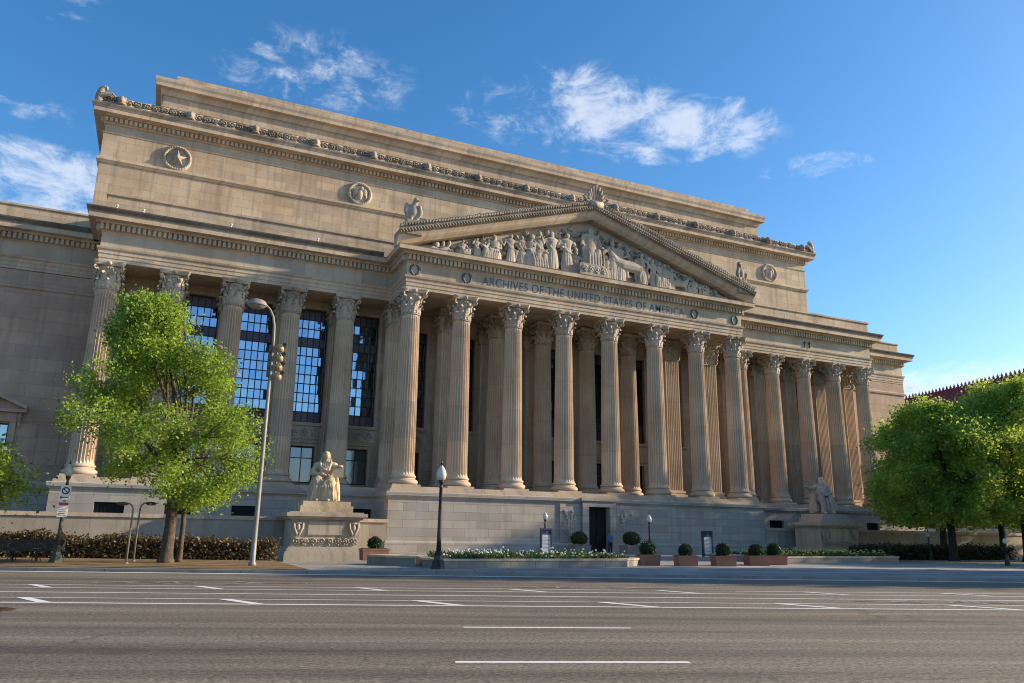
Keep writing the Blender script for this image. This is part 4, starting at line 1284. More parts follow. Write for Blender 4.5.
# relief figures in the tympanum
def drape_fig(q, x, y, z, h, seed, facing=1, kind='stand', flat=.55):
    r = random.Random(seed)
    i0 = len(q.v)
    def E(c_, rr): q.ell(c_, rr, 10, 7)
    hd = h/7.5
    if kind == 'stand':
        q.tube([(0, 0, 0), (0, -.02*h, .25*h), (.01*h*facing, 0, .5*h), (0, 0, .62*h), (0, 0, .80*h)], [.115*h, .105*h, .095*h, .085*h, .105*h], 12)
        E((0, 0, .78*h), (.135*h, .085*h, .07*h))
        q.tube([(0, 0, .8*h), (0, 0, .88*h)], [.04*h, .035*h], 8); E((.01*h*facing, -.02*h, .925*h), (.052*h, .06*h, .068*h))
        for s in (-1, 1):
            a = r.uniform(-1.1, .9)
            el = (s*.19*h, -.04*h, .62*h+.04*h*a); ha = (s*(.19+r.uniform(-.12, .14))*h, -.11*h, el[2]+r.uniform(-.12, .22)*h)
            q.tube([(s*.13*h, 0, .79*h), el, ha], [.045*h, .036*h, .025*h], 8); E(ha, (.03*h, .03*h, .035*h))
        for k in range(7):
            a = -1.2+k*.4; xx = sin(a)*.11*h
            q.tube([(xx*.6+r.uniform(-.02, .02)*h, -cos(a)*.08*h, .6*h), (xx*1.0, -cos(a)*.115*h, .3*h), (xx*1.15+r.uniform(-.02, .02)*h, -cos(a)*.125*h, .01*h)], [.014*h, .02*h, .024*h], 5)
        # a swag of cloth
        q.tube([(-.13*h, -.02*h, .75*h), (0, -.1*h, .52*h), (.13*h*facing, -.06*h, .5*h), (.17*h*facing, -.02*h, .15*h)], [.03*h, .03*h, .03*h, .04*h], 6)
    elif kind == 'sit':
        f = facing
        q.tube([(0, 0, .02*h), (0, 0, .34*h)], [.2*h, .19*h], 10)
        q.tube([(0, .02*h, .35*h), (0, 0, .52*h), (0, 0, .74*h)], [.14*h, .12*h, .15*h], 12)
        q.tube([(0, 0, .72*h), (.01*h*f, -.01*h, .84*h)], [.06*h, .045*h], 8); E((.02*h*f, -.02*h, .9*h), (.068*h, .075*h, .088*h))
        for s in (-1, 1):
            k_ = (f*.22*h+s*.07*h, -.18*h, .40*h)
            q.tube([(s*.09*h, 0, .36*h), k_, (k_[0]+f*.02*h, -.16*h, .04*h)], [.095*h, .08*h, .07*h], 8)
            e = (s*.2*h+f*.04*h, -.06*h, .5*h)
            q.tube([(s*.15*h, 0, .72*h), e, (e[0]+f*.14*h, -.16*h, .5*h)], [.055*h, .045*h, .03*h], 8)
        for k in range(6):
            xx = (-.1+k*.06)*h
            q.tube([(xx+f*.1*h, -.2*h, .42*h), (xx+f*.14*h, -.24*h, .22*h), (xx+f*.16*h, -.22*h, .01*h)], [.018*h, .022*h, .026*h], 5)
    else:   # reclining
        f = facing
        q.tube([(-f*.35*h, 0, .12*h), (0, -.04*h, .16*h), (f*.38*h, 0, .42*h)], [.10*h, .15*h, .15*h], 10)
        E((f*.46*h, -.02*h, .60*h), (.08*h, .08*h, .10*h)); q.tube([(f*.4*h, 0, .45*h), (f*.45*h, 0, .56*h)], [.07*h, .05*h], 8)
        for s in (-1, 1):
            q.tube([(-f*.1*h, -.06*h, .2*h), (-f*.42*h, -.1*h, .26*h+s*.07*h), (-f*.8*h, -.04*h, .07*h)], [.10*h, .08*h, .05*h], 8)
        q.tube([(f*.38*h, -.08*h, .42*h), (f*.2*h, -.14*h, .28*h), (f*.05*h, -.12*h, .36*h)], [.05*h, .04*h, .03*h], 8)
        q.tube([(f*.44*h, -.05*h, .42*h), (f*.6*h, -.08*h, .22*h), (f*.62*h, -.08*h, .03*h)], [.06*h, .05*h, .04*h], 8)
    mt4 = Matrix.Translation((x, y, z)) @ Matrix.Diagonal((1.28, flat, 1, 1))
    q.xform(mt4, i0)
def horse(q, x, y, z, h, f):
    i0 = len(q.v)
    q.tube([(-f*.5*h, 0, .55*h), (-f*.2*h, 0, .58*h), (f*.2*h, 0, .58*h), (f*.42*h, 0, .66*h)], [.16*h, .19*h, .2*h, .14*h], 10)
    q.tube([(f*.4*h, 0, .68*h), (f*.58*h, -.04*h, .9*h), (f*.66*h, -.05*h, 1.0*h)], [.16*h, .11*h, .08*h], 8)
    q.tube([(f*.62*h, -.05*h, 1.0*h), (f*.86*h, -.08*h, .88*h)], [.085*h, .05*h], 8)
    for a, b_ in ((-.45, -.05), (-.35, .05), (.35, -.05), (.45, .05)):
        q.tube([(f*a*h, b_*h, .5*h), (f*(a+.06)*h, b_*h-.05*h, .27*h), (f*a*h, b_*h-.02*h, .01*h)], [.09*h, .05*h, .04*h], 7)
    q.xform(Matrix.Translation((x, y, z)) @ Matrix.Diagonal((1, .6, 1, 1)), i0)
figs = [(-14.6, 'lie', 1, .9), (-10.5, 'stand', -1, .8), (-6.1, 'sit', 1, .95), (-1.6, 'sit', 1, .55), (1.7, 'sit', -1, .55), (3.1, 'stand', 1, .95), (7.6, 'stand', 1, .95), (9.0, 'stand', -1, .9), (10.8, 'stand', 1, .85), (12.4, 'stand', 1, .8), (-12.6, 'sit', 1, 1), (-11.3, 'stand', 1, 1), (-9.6, 'sit', -1, 1.05), (-8.1, 'stand', 1, 1), (-7.0, 'stand', -1, .92), (-5.3, 'stand', 1, 1), (-4.0, 'stand', -1, .96),
        (-2.5, 'stand', 1, .9), (0, 'sit', .2, .70), (2.4, 'stand', -1, .9), (4.0, 'horse', -1, .85), (5.6, 'stand', 1, .95), (6.9, 'stand', -1, .92), (8.3, 'sit', -1, 1), (9.9, 'horse', 1, .8), (11.6, 'sit', -1, 1), (13.2, 'sit', -1, 1), (14.9, 'lie', -1, .9)]
for i, (o, kd, f, k) in enumerate(figs):
    q = MB(); hh = (rk(o)-24.45)*.93*k; z0 = 24.36
    if o == 0:
        q.box(X(-1.5), X(1.5), 57.0, 58.15, 24.33, 25.5); scrollwork(q, X(-1.3), X(1.3), 24.6, 25.35, 57.0, .08, 4); z0 = 25.45; hh = 3.9
        q.box(X(-.9), X(.9), 57.6, 58.15, 25.5, 28.6)
    if kd == 'horse': horse(q, X(o), 57.7, z0, hh*.92, f)
    else: drape_fig(q, X(o), 57.68, z0, min(hh, 4.6) if kd != 'lie' else hh*1.4, 100+i, f, kd, .5)
    voxel(q, 'relief_figure', M['relief'], B, .05, 0)
q = MB(); rr = random.Random(3)   # low background relief between the figures: clouds, wings, foliage
for k in range(260):
    o = rr.uniform(-15, 15); z = 24.5+rr.random()*max(.3, rk(o)-24.8)
    q.ell((X(o), 58.06, z), (rr.uniform(.12, .4), .34, rr.uniform(.10, .45)), 7, 5)
for k in range(130):
    o = rr.uniform(-11, 11); z = 26+rr.random()*max(.2, rk(o)-27)
    a = rr.uniform(-1, 1); q.tube([(X(o), 58.05, z), (X(o+.3*cos(a)), 57.72, z+.3), (X(o+.8*cos(a)), 58.05, z+.5*sin(a)+.3)], [.1, .1, .04], 5)
ob('background_relief', q, M['relief'], B, True)

# inscription and wreaths on the portico frieze
tcv = bpy.data.curves.new('inscription', 'FONT')
tcv.body = 'ARCHIVES OF THE UNITED STATES OF AMERICA'
tcv.size = 1.0; tcv.extrude = .006; tcv.offset = .004; tcv.space_character = 1.08; tcv.align_x = 'CENTER'
to = bpy.data.objects.new('inscription', tcv); COL.objects.link(to)
bpy.context.view_layer.update()
me = bpy.data.meshes.new_from_object(to.evaluated_get(bpy.context.evaluated_depsgraph_get()))
bpy.data.objects.remove(to)
xs = [v.co.x for v in me.vertices]; wdt = max(xs)-min(xs); mid = (max(xs)+min(xs))/2
hs = max(v.co.y for v in me.vertices)
for v in me.vertices:
    x_, y_, z_ = v.co
    v.co = ((x_-mid)*21.1/wdt, -.014+z_*-1.0, y_/hs*.74)
me.materials.clear(); me.materials.append(M['verdigris'])
to = bpy.data.objects.new('inscription', me); COL.objects.link(to); to.parent = B; to.location = at(-.15, PY-.02, 22.16)
for o in (-16.7, -12.1, 11.6, 16.5):
    q = MB()
    for s in (-1, 1):
        pts = [(X(o)+s*.36*sin(a*pi/8+.15), PY-.06, 22.52-.42*cos(a*pi/8+.15)) for a in range(8)]
        q.tube(pts, [.05, .09, .1, .1, .1, .09, .07, .04], 6)
        for p in pts: q.ell((p[0]+s*.06, PY-.1, p[2]), (.09, .05, .06), 5, 4)
    ob('wreath', q, M['verdigris'], B, True)
for s in (1,):
    q = MB()
    for k in (-.35, .35):
        q.tube([(X(s*30.2)+k, WY-.06, 22.15), (X(s*30.2)+k, WY-.06, 22.85)], .08, 6); q.tube([(X(s*30.2)+k-.2, WY-.06, 22.7), (X(s*30.2)+k, WY-.06, 22.5), (X(s*30.2)+k+.2, WY-.06, 22.75)], .05, 5)
    ob('frieze_emblem', q, M['verdigris'], B, True)

# ---------------------------------------------------------------- terrace walls of the dry moat
for xa, xb, lab in ((-40, 15.78, 'long low grey terrace wall with coping, behind the left seated statue'), (52.03, 93, 'low grey terrace wall with coping, behind the right hand trees')):
    r_ = empty('terrace_wall', ((xa+xb)/2, 57.5, -.5), label=lab, cat='wall', group='terrace walls along the moat')
    q = MB(); q.box(xa, xb, 57.0, 57.9, -.9, 2.2)
    if xa > 0: q.box(92.1, 93, 57.9, 90, -.9, 2.2)
    ob('wall_face', q, M['wallstone'], r_)
    q = MB(); q.box(xa-.0, xb+.08, 56.9, 58.0, 2.203, 2.46)
    if xa > 0: q.box(92.0, 93.08, 58.0, 90, 2.203, 2.46)
    ob('coping', q, M['trim'], r_)

# ---------------------------------------------------------------- seated statues
def seated(root, face, beard=False, flip=1):
    """figure about 3.4 m high seated at root; local coordinates, faces -y, then turned by face"""
    q = MB(); T = q.tube; Ee = q.ell
    def capsule(a, b_, ra, rb, n=12):
        T([a, b_], [ra, rb], n); Ee(a, (ra, ra, ra), 10, 7); Ee(b_, (rb, rb, rb), 10, 7)
    if not beard:
        # woman: robe to the feet, head scarf, open book held on her left knee
        q.box(-.85, .85, -.1, .95, 0, 1.35); q.box(-.62, .62, .55, .95, 1.3, 2.0)
        T([(0, .25, 1.2), (0, .2, 1.6), (0, .12, 2.1), (0, .06, 2.48)], [.56, .47, .46, .46], 16)
        capsule((-.56, .04, 2.46), (.56, .04, 2.46), .26, .26)
        T([(0, .02, 2.5), (0, -.06, 2.95)], [.16, .14], 10)
        Ee((0.02, -.16, 3.12), (.215, .26, .30), 14, 10)
        Ee((0, .02, 3.17), (.27, .27, .31), 14, 10)
        T([(0, .14, 3.25), (0, .26, 2.95), (0, .34, 2.6), (0, .40, 2.0)], [.22, .30, .46, .60], 14)
        for s in (-1, 1): T([(s*.22, -.06, 3.2), (s*.27, -.04, 2.95), (s*.36, -.12, 2.7), (s*.30, -.30, 2.4), (-s*.12, -.42, 2.1)], [.055, .07, .08, .07, .06], 7)
        Ee((0, -.02, 3.20), (.27, .25, .28), 14, 10)          # scarf
        T([(0, .16, 3.0), (0, .30, 2.6)], [.22, .30], 10)
        Ee((.02, -.31, 3.08), (.035, .06, .075), 7, 5); Ee((.02, -.28, 2.93), (.06, .04, .025), 7, 5); Ee((.02, -.24, 2.87), (.09, .07, .06), 7, 5)
        for s in (-1, 1):
            capsule((s*.32, .05, 1.30), (s*.40, -.78, 1.42), .40, .33)          # thigh
            T([(s*.40, -.80, 1.40), (s*.42, -.86, .8), (s*.44, -.82, .12)], [.34, .31, .36], 12)
            Ee((s*.38, -1.08, .10), (.14, .28, .11), 9, 6)
        T([(0, -.75, 1.25), (0, -.78, .6), (0, -.7, .08)], [.34, .40, .42], 12)
        # right arm (image left) down across the lap, hand to the book
        capsule((-.62, .04, 2.42), (-.84, -.25, 1.92), .20, .17); capsule((-.84, -.25, 1.92), (-.10, -.80, 1.84), .16, .10)
        Ee((.05, -.78, 1.78), (.13, .12, .08), 8, 6)
        for k in range(4): T([(.10+.0*k, -.80+.05*k, 1.80), (.24, -.82+.05*k, 1.83), (.32, -.80+.05*k, 1.79)], [.035, .032, .026], 6)
        T([(.02, -.68, 1.82), (.10, -.62, 1.90), (.17, -.64, 1.92)], [.04, .035, .028], 6)
        # left arm (image right) around the top of the book
        capsule((.62, .04, 2.42), (.98, -.12, 2.15), .20, .17); capsule((.98, -.12, 2.15), (1.08, -.50, 2.38), .15, .10)
        Ee((1.06, -.58, 2.42), (.09, .13, .11), 8, 6)
        for k in range(4): T([(1.06-.05*k, -.64, 2.46), (1.03-.05*k, -.74, 2.42), (1.01-.05*k, -.74, 2.32)], [.036, .032, .026], 6)
        # drapery folds between the knees and down the shins
        rr = random.Random(5)
        for k in range(13):
            xx = -.78+k*.13; dep = -.98 if abs(xx) < .7 else -.72
            T([(xx*.75, -.95, 1.50-abs(xx)*.2), (xx*.9+rr.uniform(-.05, .05), dep-.17, .95), (xx*1.02+rr.uniform(-.05, .05), dep-.16, .45), (xx*1.1, dep-.12, .04)], [.05, .075, .085, .095], 6)
        for k in range(5): T([(-.42+.03*k, -.80, 1.72-.05*k), (0.0, -1.12, 1.25-.16*k), (.45, -1.05, 1.55-.1*k)], [.06, .08, .06], 6)
        for k in range(5): T([(-.3+.15*k, -.28, 2.55), (-.26+.12*k, -.38, 2.15), (-.3+.14*k, -.32, 1.7)], [.035, .05, .04], 6)
        for s in (-1, 1):
            for k in range(4): T([(s*.72, .1+.2*k, 1.9), (s*.90, .05+.22*k, 1.1), (s*.95, .0+.24*k, .1)], [.08, .1, .11], 6)
    else:
        # old man: bare headed and bearded, heavy robe, right arm out over the chair arm, closed book on the lap
        q.box(-.8, .8, -.15, .95, 0, 1.35)
        T([(0, .25, 1.2), (0, .18, 1.7), (0, .05, 2.2), (0, -.02, 2.55)], [.60, .52, .52, .48], 16)
        capsule((-.46, .02, 2.54), (.46, .02, 2.54), .25, .25)
        T([(0, -.02, 2.6), (0, -.14, 2.95)], [.19, .17], 10)
        Ee((0, -.20, 3.12), (.225, .26, .29), 14, 10); Ee((0, -.10, 3.18), (.25, .25, .25), 12, 8)
        T([(0, -.36, 2.98), (0, -.42, 2.78), (0, -.38, 2.55)], [.17, .16, .06], 10)
        Ee((0, -.46, 3.10), (.04, .07, .08), 7, 5); Ee((-.1, -.42, 3.2), (.07, .04, .03), 6, 4); Ee((.1, -.42, 3.2), (.07, .04, .03), 6, 4)
        for s in (-1, 1):
            kx = s*.40+.14
            capsule((s*.30, .05, 1.30), (kx, -.80, 1.46), .36, .29)
            T([(kx, -.82, 1.42), (kx+.05, -.90, .8), (kx+.08, -.84, .12)], [.29, .24, .26], 12)
            Ee((kx+.08, -1.12, .10), (.13, .30, .11), 9, 6)
        T([(.15, -.7, 1.25), (.18, -.72, .6), (.2, -.66, .08)], [.26, .26, .30], 12)
        capsule((-.54, .02, 2.5), (-1.05, -.05, 2.32), .20, .17); capsule((-1.05, -.05, 2.32), (-1.55, -.38, 2.48), .16, .10)
        Ee((-1.62, -.44, 2.50), (.12, .13, .08), 8, 6)
        for k in range(4): T([(-1.70+.05*k, -.50, 2.52), (-1.80+.05*k, -.62, 2.50), (-1.83+.05*k, -.68, 2.43)], [.036, .032, .026], 6)
        T([(-1.56, -.44, 2.55), (-1.52, -.56, 2.58)], [.04, .03], 6)
        capsule((.54, .02, 2.5), (.74, -.20, 1.95), .20, .17); capsule((.74, -.20, 1.95), (.35, -.70, 1.80), .16, .10)
        Ee((.28, -.76, 1.80), (.12, .12, .08), 8, 6)
        for k in range(4): T([(.22, -.74-.05*k+.1, 1.84), (.10, -.74-.05*k+.1, 1.86), (.03, -.74-.05*k+.1, 1.80)], [.035, .032, .026], 6)
        q.box(-.30, .28, -1.02, -.48, 1.62, 1.76)
        rr = random.Random(9)
        for k in range(9):
            xx = -.5+k*.15
            T([(xx*.8+.1, -.92, 1.5), (xx+.15+rr.uniform(-.05, .05), -1.06, .95), (xx*1.05+.2, -1.06, .4), (xx*1.1+.2, -.98, .25)], [.035, .055, .055, .05], 6)
        for k in range(5): T([(-.4+.1*k, -.3, 2.6), (-.3+.15*k, -.5, 2.1), (.3+.05*k, -.42, 1.6)], [.04, .055, .05], 6)
        for s in (-1, 1):
            for k in range(4): T([(s*.70, .1+.2*k, 1.9), (s*.85, .05+.22*k, 1.1), (s*.9, .0+.24*k, .1)], [.08, .1, .11], 6)
        T([(-.75, -.2, 1.9), (-.80, -.35, 1.1), (-.72, -.5, .2)], [.16, .20, .28], 8)
    q.xform(Matrix.Rotation(face, 4, 'Z'))
    return q

def pedestal(name, cx, cy, gz0, label, cat, beard, mat_f, mat_p, face):
    root = empty(name, (cx, cy, gz0), label=label, cat=cat)
    W, D_ = 4.75, 3.4     # body width and depth, front face at cy-D_/2
    def bx(e, z0, z1, q): q.box(cx-W/2-e, cx+W/2+e, cy-D_/2-e, cy+D_/2+e, gz0+z0, gz0+z1)
    q = MB(); bx(.32, 0, .55, q); bx(.26, .553, .70, q); bx(.16, .703, .86, q); bx(.06, .863, .97, q)
    ob('pedestal_base', q, M['pedestal'], root)
    q = MB(); bx(-.12, .973, 2.72, q); ob('pedestal_body', q, M['pedestal'], root)
    q = MB(); bx(.06, 2.723, 2.82, q); bx(.20, 2.823, 2.93, q); bx(.32, 2.933, 3.16, q); bx(.10, 3.163, 3.24, q); ob('pedestal_cornice', q, M['pedestal'], root)
    q = MB(); q.box(cx-1.78, cx+1.78, cy-1.45, cy+1.4, gz0+3.243, gz0+3.66); q.box(cx-1.62, cx+1.62, cy-1.35, cy+1.3, gz0+3.663, gz0+3.96)
    ob('plinth', q, mat_f, root)
    yf = cy-D_/2+.12; q = MB()
    q.box(cx-1.2, cx+1.2, yf-.10, yf-.003, gz0+1.75, gz0+2.6); q.box(cx-1.28, cx+1.28, yf-.06, yf-.002, gz0+1.68, gz0+2.67)
    ob('inscription_tablet', q, M['pedestal'], root)
    q = MB(); scrollwork(q, cx-2.2, cx+2.2, gz0+1.0, gz0+1.6, yf-.02, .12, 8)
    for s in (-1, 1):
        xs_ = cx+s*1.85
        q.tube([(xs_-.3, yf-.08, gz0+2.55), (xs_-.28, yf-.12, gz0+2.2), (xs_-.1, yf-.14, gz0+1.8), (xs_, yf-.1, gz0+1.65)], [.1, .1, .1, .08], 6)
        q.tube([(xs_+.3, yf-.08, gz0+2.55), (xs_+.28, yf-.12, gz0+2.2), (xs_+.1, yf-.14, gz0+1.8), (xs_, yf-.1, gz0+1.65)], [.1, .1, .1, .08], 6)
        q.ell((xs_, yf-.1, gz0+2.2), (.16, .13, .25), 8, 6); q.ell((xs_, yf-.1, gz0+2.5), (.3, .1, .1), 8, 6)
    ob('pedestal_relief', q, mat_p, root, True)
    q = seated(root, face, beard)
    q.xform(Matrix.Translation((cx, cy+.15, gz0+3.95)) @ Matrix.Diagonal((1.06, .98, 1.02, 1)))
    voxel(q, 'seated_figure', mat_f, root, .032, 1, disp=.02, dscale=5)
    if not beard:
        q = MB(); bx_, by_, bz_ = .72, -.72, 2.02
        for s in (-1, 1):
            q.box(-.0 if s > 0 else -.36, .40 if s > 0 else 0., -.05, .03, -.40, .48)
        q.xform(Matrix.Translation((cx+bx_, cy+by_+.08, gz0+3.95+bz_+.05)) @ Matrix.Rotation(radians(-12), 4, 'Z') @ Matrix.Rotation(radians(-14), 4, 'X'))
        ob('book', q, mat_f, root)
    return root
pedestal('seated_woman_statue', 10.6, 55.0-.1, -.46, 'golden stone statue of a seated robed woman holding an open book, on carved pedestal', 'statue', False, M['statue'], M['pedestal'], radians(-14))
GX, GY = 57.3, 54.8
M['statue2'] = stone('grey_pink_limestone', (.50, .40, .32), bw=0, streak=.35, var=.25, bump=.4)
pedestal('seated_man_statue', GX, GY, -.2, 'grey brown statue of a seated bearded man with one arm stretched out', 'statue', True, M['statue2'], M['pedestal'], radians(-24))

# ---------------------------------------------------------------- foliage
def leaf_cloud(q, pts, n_per, spread, size, rnd, flat=.8):
    vs, fs = q.v, q.f
    for (cx, cy, cz, k) in pts:
        for _ in range(int(n_per*k)):
            x = cx+rnd.gauss(0, spread)*k; y = cy+rnd.gauss(0, spread)*k; z = cz+rnd.gauss(0, spread*flat)*k
            s = size*rnd.uniform(.45, 1.5)
            a = rnd.uniform(0, 2*pi); e = rnd.uniform(-1.0, 1.0)
            ux, uy, uz = cos(a)*cos(e), sin(a)*cos(e), sin(e)
            b_ = rnd.uniform(0, 2*pi)
            # some vector across
            wx, wy, wz = -sin(a)*cos(b_)-cos(a)*sin(e)*sin(b_), cos(a)*cos(b_)-sin(a)*sin(e)*sin(b_), cos(e)*sin(b_)
            i = len(vs); h = s*.32
            vs.append((x, y, z)); vs.append((x+ux*s*.5+wx*h, y+uy*s*.5+wy*h, z+uz*s*.5+wz*h))
            vs.append((x+ux*s, y+uy*s, z+uz*s)); vs.append((x+ux*s*.5-wx*h, y+uy*s*.5-wy*h, z+uz*s*.5-wz*h))
            fs.append((i, i+1, i+2, i+3))

def tree(name, base, height, prof, nclump, nleaf, size, leafmat, bark, seed, label, group=None, trunk_r=.24, fork=3.2, lean=(0, 0), stems=1, spread=.42, drift=(0, 0), hole=-.14, avoid=None, amp=.75):
    """prof(t) -> crown radius at relative height t (0 = crown foot, 1 = top)"""
    r = random.Random(seed); bx_, by_, bz_ = base
    root = empty(name, base, label=label, cat='tree', group=group)
    z0 = bz_+fork*.78; H = bz_+height
    seedv = Vector((seed*3.1, seed*1.7, 0))
    clumps = []
    tries = 0
    while len(clumps) < nclump and tries < nclump*40:
        tries += 1
        t_ = r.random(); z = z0+(H-z0)*t_
        Rm = prof(t_)
        a = r.uniform(0, 2*pi)
        # uneven outline: the reach changes with direction and height
        reach = Rm*min(1.06, .84+amp*noise.noise(Vector((cos(a)*1.5, sin(a)*1.5, z*.5))+seedv))
        rr = reach*(r.random()**.42)
        x = bx_+lean[0]*t_+cos(a)*rr+drift[0]*t_; y = by_+lean[1]*t_+sin(a)*rr
        if noise.noise(Vector((x*.55, y*.55, z*.62))+seedv) < hole: continue
        if avoid and avoid(x, y, z): continue   # holes
        clumps.append((x, y, z, r.uniform(.7, 1.3)))
    q = MB(); leaf_cloud(q, clumps, nleaf/nclump, spread, size, r)
    # trunk and limbs
    w_ = MB(); nodes = []
    def limb(p0, p1, r0, r1, n, bend, store=True):
        pts, rads = [], []
        off = Vector((r.uniform(-1, 1), r.uniform(-1, 1), r.uniform(-.2, .6)))*bend
        for i in range(n+1):
            t_ = i/n; p = Vector(p0).lerp(Vector(p1), t_)+off*sin(pi*t_)+Vector((r.uniform(-1, 1), r.uniform(-1, 1), 0))*bend*.12
            if i == 0: p = Vector(p0)
            pts.append(p); rads.append(r0+(r1-r0)*t_)
            if store and i > 0: nodes.append((p, rads[-1]))
        w_.tube(pts, rads, 8 if r0 > .08 else 5)
    for sidx in range(stems):
        so_ = Vector((sidx*.55, sidx*.75, 0)); b0 = Vector(base)+so_; tr = trunk_r*(1 if sidx == 0 else .45)
        top = Vector((bx_, by_, bz_+fork))+so_*.9+Vector((.1+lean[0]*.1, 0, 0))
        pts = [b0+Vector((0, 0, -.15)), b0+Vector((0, 0, .12)), b0+Vector((.02, 0, .45)), b0.lerp(top, .5)+Vector((.05, 0, 0)), top]
        w_.tube(pts, [tr*1.75, tr*1.4, tr*1.08, tr*.95, tr*.88], 12)
        nodes.append((top, tr))
        nl = 7 if sidx == 0 else 3
        for k in range(nl):
            a = 2*pi*(k+r.uniform(-.3, .3))/nl; tt = .35+.6*r.random()
            if k == 0: e = Vector((bx_+lean[0]*.9+drift[0]*.9, by_, H-.8)); nn_ = 9
            else:
                rad = prof(tt)*.62; e = Vector((bx_+lean[0]*tt+cos(a)*rad, by_+lean[1]*tt+sin(a)*rad, z0+(H-z0)*tt)); nn_ = 7
            st = top+Vector((0, 0, -r.uniform(0, .9) if k else 0))
            limb(st, e, tr*(.62 if k == 0 else .42), .035, nn_, .45)
    for k in range(34):
        p, rd_ = r.choice(nodes)
        c = min(r.sample(clumps, min(14, len(clumps))), key=lambda c_: (Vector(c_[:3])-p).length)
        limb(p, c[:3], min(rd_*.6, .07), .02, 5, .2)
    fine = [n_ for n_ in nodes]
    for c in clumps[::2]:
        cv = Vector(c[:3]); p, rd_ = min(fine, key=lambda n_: (n_[0]-cv).length+(2 if n_[0].z > cv.z+.4 else 0))
        w_.tube([p, p.lerp(cv, .5)+Vector((r.uniform(-.15, .15), r.uniform(-.15, .15), -.06)), cv], [.026, .018, .008], 4, caps=False)
    ob('trunk', w_, bark, root, True)
    ob('crown', q, leafmat, root, fix=False)
    return root
def prof_left(t_):
    pts = [(0, 2.6), (.10, 3.9), (.25, 4.7), (.42, 4.5), (.58, 3.7), (.76, 2.8), (.9, 2.0), (1, .9)]
    for a, b_ in zip(pts[:-1], pts[1:]):
        if t_ <= b_[0]: return a[1]+(b_[1]-a[1])*(t_-a[0])/(b_[0]-a[0])
    return .6
def prof_round(rad):
    def f(t_): return rad*max(.22, sqrt(max(0, 1-((t_-.42)/.62)**2)))
    return f
tree('street_tree', (.64, 37.21, .12), 11.4, prof_left, 500, 76000, .125, M['leaf_spring'], M['bark'], 3,
     'bright spring green tree with forked trunk standing on the bare brown lawn', None, .24, 3.3, (-1.2, 0), 2, .27, (-.6, 0), hole=0.0, amp=.42, avoid=lambda x, y, z: (x < -2.0 and z < 5.4) or (x < 0.1 and z < 3.75))
tree('street_tree', (-9.3, 36.8, .12), 5.2, prof_round(4.6), 330, 42000, .17, M['leaf_spring'], M['bark'], 8,
     'green tree cut off by the left edge, only its drooping branch ends showing', None, .25, 3.0)
tree('street_tree', (53.6, 39.4, .12), 11.3, prof_round(5.7), 560, 80000, .19, M['leaf_green'], M['darkbark'], 12,
     'round crowned green tree hiding the right end of the columns', None, .27, 3.6, (-.6, 0), hole=-.04, spread=.36)
tree('street_tree', (58.9, 37.3, .12), 13.2, prof_round(5.4), 560, 80000, .19, M['leaf_green'], M['darkbark'], 15,
     'tall dark trunked tree rising at the right edge, in front of the hedge end', None, .33, 4.2, (0.6, 0), hole=-.04, spread=.36)
tree('street_tree', (67.5, 50.5, .12), 9.8, prof_round(6.0), 420, 42000, .26, M['leaf_green'], M['darkbark'], 18,
     'green tree behind the first two right hand trees, its crown filling the gap between them', None, .3, 4)
tree('street_tree', (80.5, 53.5, .12), 11.4, prof_round(5.6), 360, 34000, .28, M['leaf_green'], M['darkbark'], 21,
     'green tree farthest back at the right edge, half hidden behind nearer crowns', None, .3, 4)
# unseen avenue trees right of the frame, placed and sized to cast long evening shadows
for i, (x, y, h, rd_) in enumerate(((49.5, 20.5, 15, 5.2), (59, 16.8, 16, 5.4), (69, 13.5, 16, 5.2), (86, 45, 22, 8.0), (92, 33, 17, 6.5), (101, 50, 23, 7.5), (80, 9.5, 17, 5.2), (77, 25, 14.5, 5.5))):
    tree('street_tree', (x, y, .12), h, prof_round(rd_), 260, 17000, .46, M['leaf_green'], M['darkbark'], 40+i,
         'unseen roadside tree outside the right edge, placed for its evening shadow', 'avenue trees beyond the right edge', .32, 3.8 if h < 15 else 5.0, spread=.6)

def shrub_ball(parent, c, rad, mat, seed, n=1500, size=.09, name='foliage', sz=1.0):
    r = random.Random(seed); q = MB()
    for _ in range(n):
        a = r.uniform(0, 2*pi); e = math.asin(r.uniform(-.75, 1)); k = rad*(1+.07*noise.noise(Vector((cos(a)*2, sin(a)*2, e*2+seed)))+r.uniform(-.10, .03))
        x, y, z = c[0]+k*cos(e)*cos(a), c[1]+k*cos(e)*sin(a), c[2]+k*sin(e)*sz
        leaf_cloud(q, [(x, y, z, 1)], 1, .01, size, r)
    q.ell(c, (rad*.86, rad*.86, rad*.86*sz), 14, 10)
    return ob(name, q, mat, parent, fix=False)

